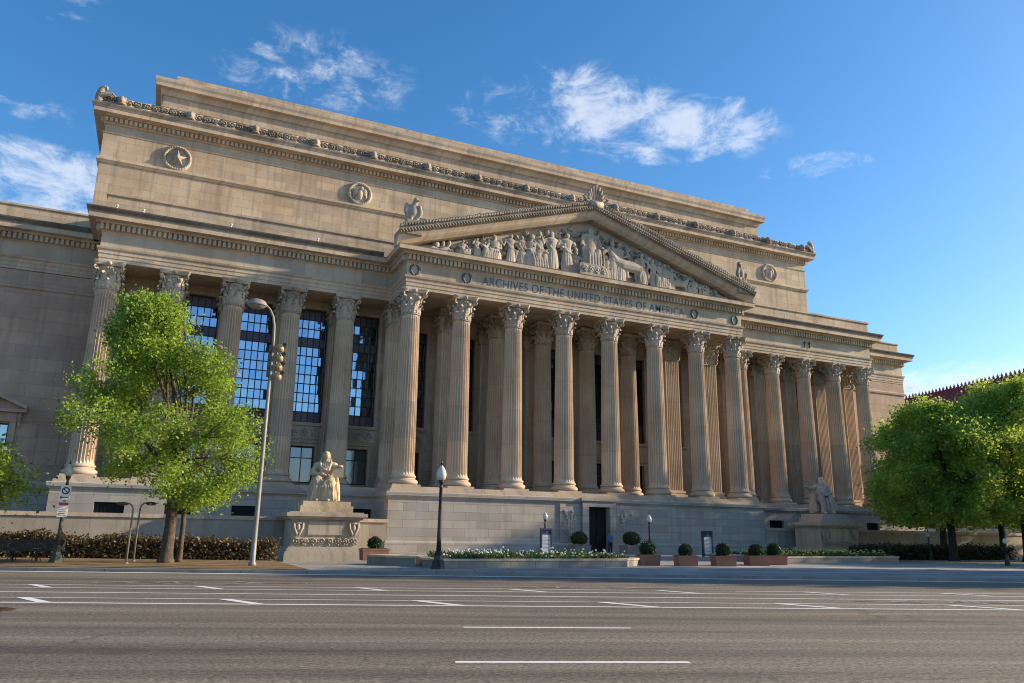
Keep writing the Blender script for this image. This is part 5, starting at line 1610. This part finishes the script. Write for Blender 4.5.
def hedge(name, x0, x1, y0, y1, zf, h, mat, seed, label, n, size=.14, step=.30):
    r = random.Random(seed); root = empty(name, ((x0+x1)/2, (y0+y1)/2, zf((x0+x1)/2, y0)), label=label, cat='hedge')
    q = MB(); pts = []
    x = x0
    while x < x1:
        y = y0
        while y <= y1:
            z = zf(x, y); hh = h*(.86+.22*noise.noise(Vector((x*.8, y*.8, seed))))
            k = 0
            while k < hh:
                if y < y0+step*1.2 or k > hh-step*1.3 or x < x0+step or x > x1-step: pts.append((x+r.uniform(-.1, .1), y+r.uniform(-.1, .1), z+k, 1))
                k += step*.8
            pts.append((x, y, z+hh, 1))
            y += step
        x += step
    leaf_cloud(q, pts, n, step*.55, size, r)
    ob('foliage', q, mat, root, fix=False)
    q = MB()
    q.box(x0+.2, x1-.2, y0+.25, y1-.1, zf((x0+x1)/2, y0), zf((x0+x1)/2, y0)+h*.72)
    for k in range(int((x1-x0)/1.2)):
        xx = x0+.5+k*1.2; q.tube([(xx, y0+.2, zf(xx, y0)-.05), (xx+r.uniform(-.1, .1), y0+.2, zf(xx, y0)+h*.6)], .02, 4)
    ob('stems', q, M['darkbark'], root)
    return root
hedge('hedge', -18, 7.0, 50.2, 51.6, gz, 1.45, M['leaf_hedge'], 2, 'long reddish brown and green hedge in front of the left terrace wall', 16, .15)
hedge('hedge', 47.5, 63.6, 41.4, 43.2, gz, .95, M['leaf_hedge2'], 5, 'dark clipped hedge along the pavement beneath the right hand trees', 16, .15)

# ---------------------------------------------------------------- raised planting beds
def bed(name, poly, z0, z1, label, wallmat, cap=.30, group=None):
    c = (sum(p[0] for p in poly)/len(poly), sum(p[1] for p in poly)/len(poly))
    root = empty(name, (c[0], c[1], z0), label=label, cat='planting bed', group=group)
    n = len(poly); q = MB()
    def shrink(k, ok=0):
        out = []
        for p in poly:
            d = Vector((p[0]-c[0], p[1]-c[1])); l = d.length; d.normalize(); out.append((p[0]-d.x*k, p[1]-d.y*k))
        return out
    a, b_ = poly, shrink(.5)
    q.add([(p[0], p[1], z0) for p in a]+[(p[0], p[1], z1-.09) for p in a], [(i, (i+1) % n, n+(i+1) % n, n+i) for i in range(n)])
    ob('wall', q, wallmat, root)
    q = MB(); o_ = shrink(-.06)
    q.add([(p[0], p[1], z1-.088) for p in o_]+[(p[0], p[1], z1) for p in o_]+[(p[0], p[1], z1) for p in b_]+[(p[0], p[1], z1-.15) for p in b_],
          [(i, (i+1) % n, n+(i+1) % n, n+i) for i in range(n)]+[(n+i, n+(i+1) % n, 2*n+(i+1) % n, 2*n+i) for i in range(n)]+[(2*n+i, 2*n+(i+1) % n, 3*n+(i+1) % n, 3*n+i) for i in range(n)]+[(i, n-1 and 3*n+i, 3*n+(i+1) % n, (i+1) % n) for i in range(n)])
    ob('coping', q, M['trim'], root)
    q = MB(); q.add([(p[0], p[1], z1-.12) for p in b_], [tuple(range(n))]); ob('soil', q, M['bark'], root, fix=False)
    return root, b_
def inside(p, poly):
    c = False; n = len(poly)
    for i in range(n):
        a, b_ = poly[i], poly[i-1]
        if (a[1] > p[1]) != (b_[1] > p[1]) and p[0] < (b_[0]-a[0])*(p[1]-a[1])/(b_[1]-a[1])+a[0]: c = not c
    return c
def flowers(poly, z, n, hgt, leafmat, petals, seed, label, pf=.5):
    r = random.Random(seed); xs_ = [p[0] for p in poly]; ys_ = [p[1] for p in poly]
    q = MB(); f1 = MB(); cnt = 0
    while cnt < n:
        x = r.uniform(min(xs_), max(xs_)); y = r.uniform(min(ys_), max(ys_))
        if not inside((x, y), poly): continue
        cnt += 1; h = hgt*r.uniform(.5, 1.15)*(.8+.5*noise.noise(Vector((x*.9, y*.9, seed))))
        a = r.uniform(0, 2*pi)
        for k in range(5):
            aa = a+k*1.26; l = h*r.uniform(.6, 1.0); s = .035
            i = len(q.v); dx, dy = cos(aa), sin(aa)
            q.v += [(x-dy*s, y+dx*s, z-.1), (x+dy*s, y-dx*s, z-.1), (x+dx*l*.22+dy*s*.8, y+dy*l*.22-dx*s*.8, z+l*.7), (x+dx*l*.5, y+dy*l*.5, z+l*.95), (x+dx*l*.22-dy*s*.8, y+dy*l*.22+dx*s*.8, z+l*.7)]
            q.f.append((i, i+1, i+2, i+3, i+4))
        if r.random() < pf:
            zz = z+h*1.1; i0 = len(f1.v); s = r.uniform(.035, .07)
            f1.ell((x, y, zz), (s, s, s*.8), 5, 3)
    o1 = ob('flower_bed_planting', q, leafmat, None, fix=False); tag(o1, label, 'bedding plants', kind='stuff')
    o2 = ob('flowers', f1, petals, o1, fix=False); tag(o2, kind='stuff')
    return o1
P1 = [(11.3, 31.55), (20.6, 32.0), (22.2, 33.4), (22.3, 36.0), (16, 38.5), (11.6, 36.4), (10.9, 33.2)]
r_, inn = bed('planter_bed', P1, 0.10, .50, 'low granite walled planting bed with white flowers, behind the black globe lamp post', M['bedstone'])
flowers(inn, .38, 1500, .42, M['leaf_bed'], M['flowerw'], 4, 'green bedding plants dotted with white flowers in the bed behind the black lamp post', .16)
P2 = [(10.62, 36.9), (10.3, 35.4), (10.5, 34.2), (10.78, 33.75), (11.2, 36.2), (11.3, 37.1)]
r_, inn2 = bed('curved_seat_wall', [(9.1, 35.9), (9.6, 34.4), (10.6, 33.3), (10.86, 34.2), (10.75, 35.2), (10.9, 36.3)], 0.10, .55, 'short curved granite kerb wall at the left end of the flower bed', M['bedstone'])
P3 = [(33.4, 36.0), (45.2, 37.2), (46.8, 39.2), (46.5, 43.5), (34.2, 42.6)]
r_, inn3 = bed('planter_bed', P3, 0.10, .50, 'low granite walled bed of white and yellow flowers before the seated man statue', M['bedstone'])
flowers(inn3, .4, 1900, .40, M['leaf_bed'], M['flowery'], 6, 'green bedding plants with pale yellow flowers in front of the seated man statue', .22)

# ---------------------------------------------------------------- shrubs in pots
def pot(x, y, z, w_, d_, h, rad, label, mat, ang=-.335, group=None, seed=1, ry=0, sz=1.0, tap=.95, cat='planter'):
    root = empty('potted_shrub', (x, y, z), label=label, cat=cat, group=group)
    u = (cos(ang), sin(ang)); q = MB()
    q.obox((x, y), u, w_*tap, d_*tap, z, z+h*.86, 1/tap)
    ob('pot', q, mat, root)
    q = MB(); q.obox((x, y), u, w_*1.05, d_*1.05, z+h*.862, z+h); ob('rim', q, mat, root)
    q = MB(); q.obox((x, y), u, w_*.92, d_*.92, z+h, z+h+.03); ob('soil', q, M['bark'], root)
    shrub_ball(root, (x, y, z+h+rad*.80), rad, M['leaf_dark'], seed, int(1600*max(1, rad/.45)), .085, sz=sz)
    return root
G1 = 'ball shrubs in red granite planters'
for i, (x, y, lab) in enumerate(((23.25, 34.1, 'red planter with ball shrub just right of the flower bed, leftmost of five'),
                                 (24.75, 32.95, 'red granite planter with clipped ball shrub, second from the left of the five'),
                                 (27.05, 32.85, 'red planter with ball shrub below the right notice board, middle of five'),
                                 (29.6, 33.25, 'red granite planter with clipped ball shrub, fourth from the left of the five'),
                                 (31.5, 33.95, 'red planter with ball shrub beside the yellow flower bed, rightmost of five'))):
    rd_ = (.37, .31, .34, .32, .35)[i]
    pot(x, y, .12, (1.05, 1.0, 1.08, 1.1, 1.1)[i], .95, .50, rd_, lab, M['terracotta'], group=G1, seed=50+i)
pot(10.75, 41.0, .10, 1.4, .8, .58, .33, 'brown stone planter with small round shrub beside the seated woman statue pedestal', M['terracotta'], 0, seed=61)
pot(35.15, 53.8, .12, 1.55, 1.3, .62, .68, 'broad boxwood ball in stone planter at the right of the dark doorway', M['bedstone'], 0, seed=62, sz=.82)
pot(31.0, 55.0, .12, 1.45, 1.3, .62, .64, 'broad boxwood ball in stone planter at the left of the dark doorway', M['bedstone'], 0, seed=63, sz=.82)

# ---------------------------------------------------------------- lamps
def globe_lamp(x, y, z, H, label, mat, k=1.0, group=None, fin=True):
    root = empty('globe_lamp', (x, y, z), label=label, cat='street lamp', group=group)
    q = MB()
    q.lathe([(.30*k, 0), (.30*k, .10), (.26*k, .14), (.27*k, .30), (.20*k, .36), (.17*k, .55), (.19*k, .62), (.13*k, .70)], 8, (x, y, z))
    ob('base', q, mat, root)
    q = MB(); n = 16; prof = [(.105, .70), (.09, 1.2), (.078, 2.2), (.066, H-1.15), (.085, H-1.12), (.06, H-1.08), (.055, H-1.0), (.10, H-.94), (.13, H-.86), (.11, H-.83)]
    q.lathe([(r_*k, z_) for r_, z_ in prof], n, (x, y, z)); ob('post', q, mat, root, True)
    q = MB(); gh = .62*k if k < 1 else .62
    gp = [(.10, 0), (.17, .05), (.205, .16), (.215, .26), (.19, .38), (.13, .50), (.06, .60), (.03, .63)]
    q.lathe([(r_*k, z_*k) for r_, z_ in gp], 20, (x, y, z+H-.83)); ob('globe', q, M['globe'], root, True)
    if fin:
        q = MB(); q.lathe([(.045*k, 0), (.06*k, .03), (.03*k, .06), (.045*k, .11), (.01, .20*k)], 8, (x, y, z+H-.83+.62*k)); ob('finial', q, mat, root)
    return root
globe_lamp(10.84, 31.0, .12, 4.42, 'black cast iron globe lamp post standing at the kerb in front of the portico', M['black'])
LL = (-3.48, 37.32)
globe_lamp(LL[0], LL[1], .12, 4.34, 'weathered green globe lamp post carrying two parking signs, beside the bench on the left', M['greenpaint'], .82)
globe_lamp(53.2, 41.0, .12, 2.5, 'short dark globe lamp under the right hand trees, nearer the seated man statue', M['black'], .6)
globe_lamp(47.75, 31.59, .12, 2.15, 'short dark globe lamp near the right edge, in front of the thick dark trunk', M['black'], .55)
globe_lamp(.5085*53.6, 53.6, .12, 3.35, 'black lamp with round white globe behind the left notice board', M['black'], .9, fin=False)
globe_lamp(.686*51.5, 51.5, .12, 3.3, 'black lamp with round white globe right of the doorway planters', M['black'], .9, fin=False)

# signs strapped to the left lamp
def sign(name, label, z0, z1, col, deco):
    root = empty(name, (LL[0]-.02, LL[1]-.14, z0), label=label, cat='sign')
    q = MB(); x, y = LL[0], LL[1]-.13; q.box(x-.19, x+.19, y-.012, y+.012, z0, z1); ob('plate', q, M[col], root)
    q = MB(); deco(q, x, y-.0135, z0, z1)
    ob('marking', q, M['red' if col == 'white' and name == 'parking_sign' and deco is deco2 else 'black'], root)
    q = MB()
    for zz in (z0+.12, z1-.12): q.tube([(x-.11, y+.02, zz), (x-.09, y+.20, zz), (x+.09, y+.20, zz), (x+.11, y+.02, zz)], .012, 5)
    ob('bracket', q, M['grey_metal'], root)
def ring2(q, x, y, z, r0, r1):
    n = 18
    for i in range(n):
        a0, a1 = 2*pi*i/n, 2*pi*(i+1)/n
        q.add([(x+r*cos(a), y, z+r*sin(a)) for r, a in ((r0, a0), (r1, a0), (r1, a1), (r0, a1))], [(0, 1, 2, 3)])
def deco1(q, x, y, z0, z1):
    zc = (z0+z1)/2+.08; ring2(q, x, y, zc, .10, .15)
    q.add([(x-.11, y-.001, zc+.08), (x-.08, y-.001, zc+.11), (x+.11, y-.001, zc-.08), (x+.08, y-.001, zc-.11)], [(0, 1, 2, 3)])
    q.box(x-.14, x+.14, y-.002, y, z0+.10, z0+.14); q.box(x-.17, x-.10, y-.002, y, z0+.09, z0+.15)
def deco2(q, x, y, z0, z1):
    q.box(x-.17, x+.17, y-.002, y, z1-.16, z1-.04)
    for k in range(4): q.box(x-.15, x+.13-.03*(k % 2), y-.002, y, z0+.06+k*.07, z0+.09+k*.07)
sign('parking_sign', 'white no stopping sign with black ring symbol, upper one on the left lamp post', 2.63, 3.25, 'white', deco1)
sign('parking_sign', 'narrow white and red parking sign, lower one on the left lamp post', 1.95, 2.58, 'white', deco2)

# tall cobra arm street light
root = empty('tall_street_light', (3.88, 34.15, .12), label='tall tapered steel street light with curved arm and dome lamp head', cat='street lamp')
q = MB(); bx_, by_ = 3.88, 34.15
q.lathe([(.16, 0), (.16, .12), (.115, .16), (.105, 1.2), (.085, 5), (.068, 9.0)], 14, (bx_, by_, .12)); ob('pole', q, M['grey_metal'], root, True)
q = MB(); q.tube([(bx_, by_, 9.1), (bx_+.01, by_, 9.8), (bx_-.02, by_, 10.35), (bx_-.10, by_, 10.75), (bx_-.25, by_, 11.05), (bx_-.42, by_, 11.22), (bx_-.55, by_, 11.3)], [.068, .06, .056, .052, .048, .045, .045], 10); ob('arm', q, M['grey_metal'], root, True)
q = MB(); hx, hz = bx_-.83, 11.12
q.ell((hx, by_, hz+.12), (.42, .30, .24), 18, 10); q.lathe([(.43, 0), (.45, .05), (.43, .10)], 18, (hx, by_, hz+.04), sy=.72)
ob('lamp_head', q, M['grey_metal'], root, True)
q = MB(); q.ell((hx, by_, hz+.03), (.36, .26, .10), 16, 8); ob('lens', q, M['globe'], root, True)
# signal heads clamped to the pole, seen from the side
root = empty('traffic_signal', (bx_+.25, by_, 8.0), label='tan four section signal head clamped to the tall steel street light', cat='traffic signal')
q = MB()
for k in range(4): q.box(bx_-.15, bx_-.02-.0, by_-.16, by_+.12, 8.05+k*.36, 8.35+k*.36)
ob('bracket', q, M['black'], root)
for k in range(4):
    z = 7.98+k*.42
    q = MB(); q.lathe([(.05, -.12), (.14, -.10), (.17, 0), (.17, .12)], 12); q.xform(Matrix.Translation((bx_+.30, by_-.02, z+.1)) @ Matrix.Rotation(radians(68), 4, 'Y') @ Matrix.Rotation(radians(-14), 4, 'X'))
    s_ = ob('signal_section', q, M['signalpaint'], root, True)
    q = MB(); n = 10
    vs = []
    for yy_ in (.12, .30):
        for i in range(n+1):
            a = pi*i/n; vs.append((.18*cos(a), .18*sin(a), yy_))
    q.add(vs, [(i, i+1, n+2+i, n+1+i) for i in range(n)]); q.xform(Matrix.Translation((bx_+.30, by_-.02, z+.1)) @ Matrix.Rotation(radians(68), 4, 'Y') @ Matrix.Rotation(radians(90), 4, 'Z'))
    ob('visor', q, M['black'], s_)
q = MB(); q.tube([(bx_+.05, by_, 8.2), (bx_+.25, by_, 8.2)], .025, 6); q.tube([(bx_+.05, by_, 9.3), (bx_+.25, by_, 9.3)], .025, 6); q.tube([(bx_+.22, by_, 7.95), (bx_+.22, by_, 9.5)], .03, 6)
ob('mounting_arm', q, M['grey_metal'], root)

# two slim floodlight posts behind the lawn edge
for (x, y, H, s, lab) in ((-.84, 36.26, 2.45, -1, 'slim steel post with lamp head bent to the left, nearer of the pair'),
                          (-.62, 38.6, 2.55, 1, 'slim steel post with lamp head bent to the right, farther of the pair')):
    root = empty('path_light', (x, y, .12), label=lab, cat='path light')
    q = MB(); q.tube([(x, y, .05), (x, y, H-.15), (x+s*.05, y, H), (x+s*.16, y, H+.10), (x+s*.30, y, H+.10)], [.04, .036, .034, .032, .03], 8); ob('post', q, M['grey_metal'], root, True)
    q = MB(); q.ell((x+s*.42, y, H+.08), (.24, .15, .08), 12, 6, None); ob('lamp_head', q, M['greenpaint'], root, True)
    q = MB(); q.lathe([(.10, 0), (.10, .05), (.05, .1)], 10, (x, y, .1)); ob('base', q, M['grey_metal'], root)

# ---------------------------------------------------------------- bench
def bench(x0, x1, y, z, label):
    root = empty('park_bench', ((x0+x1)/2, y, z), label=label, cat='bench')
    q = MB()
    for k in range(5): q.box(x0, x1, y-.46+k*.095, y-.46+k*.095+.075, z+.42, z+.455)
    ob('seat', q, M['wood'], root)
    q = MB()
    for k in range(7): q.box(x0, x1, y+.04+k*.014, y+.062+k*.014, z+.46+k*.062, z+.46+k*.062+.052)
    ob('backrest', q, M['wood'], root)
    n = 4
    for k in range(n):
        xx = x0+.10+(x1-x0-.2)*k/(n-1); q = MB()
        q.tube([(xx, y-.46, z+.41), (xx+.02, y-.38, z+.25), (xx, y-.50, z+.02)], [.022, .03, .026], 6)
        q.tube([(xx, y+.05, z+.42), (xx, y-.05, z+.22), (xx, y+.10, z+.02)], [.022, .03, .026], 6)
        q.tube([(xx, y-.38, z+.24), (xx, y-.2, z+.33), (xx, y-.05, z+.22)], .02, 6)
        for s in (-1, 1): q.tube([(xx, y-.2, z+.33), (xx+s*.10, y-.2, z+.24), (xx+s*.17, y-.25, z+.03)], [.018, .022, .018], 5)
        ob('leg', q, M['black'], root)
    for xx in (x0+.04, x1-.04):
        q = MB(); q.tube([(xx, y+.10, z+.68), (xx, y-.15, z+.70), (xx, y-.46, z+.66), (xx, y-.50, z+.60), (xx, y-.47, z+.42)], [.025, .028, .03, .03, .024], 6)
        q.tube([(xx, y+.12, z+.9), (xx, y+.06, z+.42)], .028, 6)
        ob('armrest', q, M['grey_metal'], root)
bench(-6.15, -3.32, 38.7, .14, 'dark slatted bench with branching iron legs behind the left lamp post')
bench(-9.3, -6.45, 38.9, .14, 'dark slatted bench cut off by the left edge of the photo')

# ---------------------------------------------------------------- notice boards
M['bluepanel'] = simple('sign_blue', (.03, .09, .30), .4, 0, .1)
for (x, y, lab) in ((.5101*53.0, 53.0, 'upright navy framed notice board with pale panel, left of the doorway'), (.794*47.6, 47.6, 'upright navy framed notice board with pale panel, right of the doorway behind the red planters')):
    root = empty('notice_board', (x, y, .12), label=lab, cat='notice board')
    w_ = .95; q = MB(); u = (1, 0)
    q.box(x-w_/2, x-w_/2+.12, y-.09, y+.09, .12, 1.98); q.box(x+w_/2-.12, x+w_/2, y-.09, y+.09, .12, 1.98); q.box(x-w_/2+.12, x+w_/2-.12, y-.09, y+.09, 1.86, 1.98); q.box(x-w_/2+.12, x+w_/2-.12, y-.07, y+.07, .18, .28)
    ob('frame', q, M['navy'], root)
    q = MB(); q.box(x-w_/2+.12, x+w_/2-.12, y-.04, y+.04, .281, 1.52); ob('panel', q, M['signpaper'], root)
    q = MB(); q.box(x-w_/2+.12, x+w_/2-.12, y-.045, y+.045, 1.523, 1.859)
    ob('header', q, M['navy'], root)
    q = MB()
    q.ell((x, y-.05, 1.72), (.08, .008, .08), 10, 6); q.box(x-.28, x+.28, y-.052, y-.046, 1.58, 1.615)
    for k in range(9): q.box(x-.26, x+.26-.09*(k % 3), y-.046, y-.0405, .48+k*.10, .505+k*.10)
    ob('print', q, M['bluepanel'], root)

# ---------------------------------------------------------------- person by the door
def person(x, y, z, face):
    q = MB()
    T = q.tube
    for s in (-1, 1):
        T([(s*.09, .0, .90), (s*.10, -.02, .50), (s*.105, .02, .08)], [.085, .060, .045], 10); q.ell((s*.105, -.05, .04), (.045, .12, .04), 8, 5)
    T([(0, 0, .86), (0, 0, 1.05), (0, 0, 1.25), (0, 0, 1.42), (0, 0, 1.47)], [.14, .13, .16, .17, .08], 14)
    T([(-.15, 0, 1.41), (.15, 0, 1.41)], [.06, .06], 8)
    T([(0, 0, 1.44), (0, -.01, 1.55)], [.055, .05], 8); q.ell((0, -.01, 1.64), (.075, .095, .115), 12, 9)
    q.ell((0, -.11, 1.63), (.014, .02, .022), 6, 4)
    for s in (-1, 1):
        q.ell((s*.076, 0, 1.64), (.012, .022, .03), 6, 4)
        el = (s*.24, .0, 1.14); ha = (s*.18, -.20, 1.02)
        T([(s*.17, 0, 1.40), el], [.052, .040], 8); T([el, ha], [.038, .026], 8); q.ell(ha, (.03, .045, .035), 7, 5)
        for k in range(4): T([(ha[0]-.02+.013*k, ha[1]-.03, ha[2]), (ha[0]-.02+.013*k, ha[1]-.075, ha[2]-.01), (ha[0]-.02+.013*k, ha[1]-.085, ha[2]-.04)], [.009, .008, .007], 5)
        T([(ha[0]-s*.02, ha[1], ha[2]+.02), (ha[0]-s*.05, ha[1]-.04, ha[2]+.02)], [.01, .008], 5)
    root = empty('person', (x, y, z), face, 'standing person in blue shirt and dark trousers beside the doorway', 'person')
    voxel(q, 'body', M['skin'], root, .014, 1, local=True)
    q = MB(); T = q.tube
    T([(0, 0, .86), (0, 0, 1.05), (0, 0, 1.25), (0, 0, 1.42), (0, 0, 1.475)], [.17, .155, .185, .195, .09], 14)
    for s in (-1, 1): T([(s*.15, 0, 1.41), (s*.215, 0, 1.24)], [.075, .062], 8)
    voxel(q, 'shirt', M['shirt'], root, .018, 1, local=True)
    q = MB(); T = q.tube
    T([(0, 0, .80), (0, 0, .95)], [.155, .165], 12)
    for s in (-1, 1): T([(s*.085, 0, .90), (s*.10, -.02, .50), (s*.105, .02, .07)], [.105, .08, .065], 10)
    voxel(q, 'trousers', M['trousers'], root, .018, 1, local=True)
    q = MB(); q.ell((0, .02, 1.69), (.088, .10, .09), 10, 8); ob('hair', q, M['hair'], root, True, local=True)
    return root
person(34.52+.0, 56.0, .12, radians(-20))

# ---------------------------------------------------------------- red roofed building far right
root = empty('red_roofed_building', (150, 90, 0), label='distant building with long red tiled roof rising above the right hand trees', cat='building')
Pa, Pb = Vector((134, 104)), Vector((128.5, 76))
dr_ = (Pb-Pa).normalized(); Pb2 = Pb+dr_*8; Pa2 = Pa-dr_*60
nrm = Vector((dr_.y, -dr_.x)); nrm = nrm if nrm.x < 0 else -nrm
def off(p, k, z): v = p+nrm*k; return (v.x, v.y, z)
q = MB(); q.add([off(Pa2, 9, 24.0), off(Pb2, 9, 24.0), off(Pb2, 0, 28.9), off(Pa2, 0, 28.9), off(Pa2, -24, 28.0), off(Pb2, -24, 28.0), off(Pa2, 9, 23.7), off(Pb2, 9, 23.7), off(Pa2, -24, 23.7), off(Pb2, -24, 23.7)],
                 [(0, 1, 2, 3), (3, 2, 5, 4), (6, 7, 1, 0), (1, 7, 9, 5, 2), (0, 3, 4, 8, 6), (6, 8, 9, 7)])
nr_ = 110
for k in range(nr_):
    a = Pa2.lerp(Pb2, (k+.5)/nr_); v0 = Vector(off(a, 9.02, 24.02)); v1 = Vector(off(a, 0, 28.98)); q.tube([v0, v1], .12, 5)
rf = ob('roof', q, M['roof'], root)
q = MB()
for k in range(nr_):
    a = Pa2.lerp(Pb2, (k+.5)/nr_); v = off(a, 0, 28.9); q.lathe([(.16, 0), (.22, .25), (.1, .5), (.02, .75)], 5, v)
ob('ridge_finials', q, M['roof'], rf)
q = MB(); q.add([off(Pa2, 7.8, -1), off(Pb2, 7.8, -1), off(Pb2, 7.8, 23.75), off(Pa2, 7.8, 23.75), off(Pa2, -22, -1), off(Pb2, -22, -1), off(Pb2, -22, 23.75), off(Pa2, -22, 23.75)],
                 [(0, 1, 2, 3), (1, 5, 6, 2), (4, 0, 3, 7), (5, 4, 7, 6)])
wl = ob('wall', q, M['palewall'], root)
for fl in range(5):
    for k in range(0, 18):
        a = Pa2.lerp(Pb2, (k+.5)/18); z = 3+fl*4.3
        q = MB(); u = dr_*.8
        a0, a1 = a-u, a+u
        q.add([off(a0, 7.86, z), off(a1, 7.86, z), off(a1, 7.86, z+2.4), off(a0, 7.86, z+2.4), off(a0, 7.7, z), off(a1, 7.7, z), off(a1, 7.7, z+2.4), off(a0, 7.7, z+2.4)], [(0, 1, 2, 3), (4, 7, 6, 5), (0, 4, 5, 1), (3, 2, 6, 7), (0, 3, 7, 4), (1, 5, 6, 2)])
        ob('window', q, M['darkglass'], root)
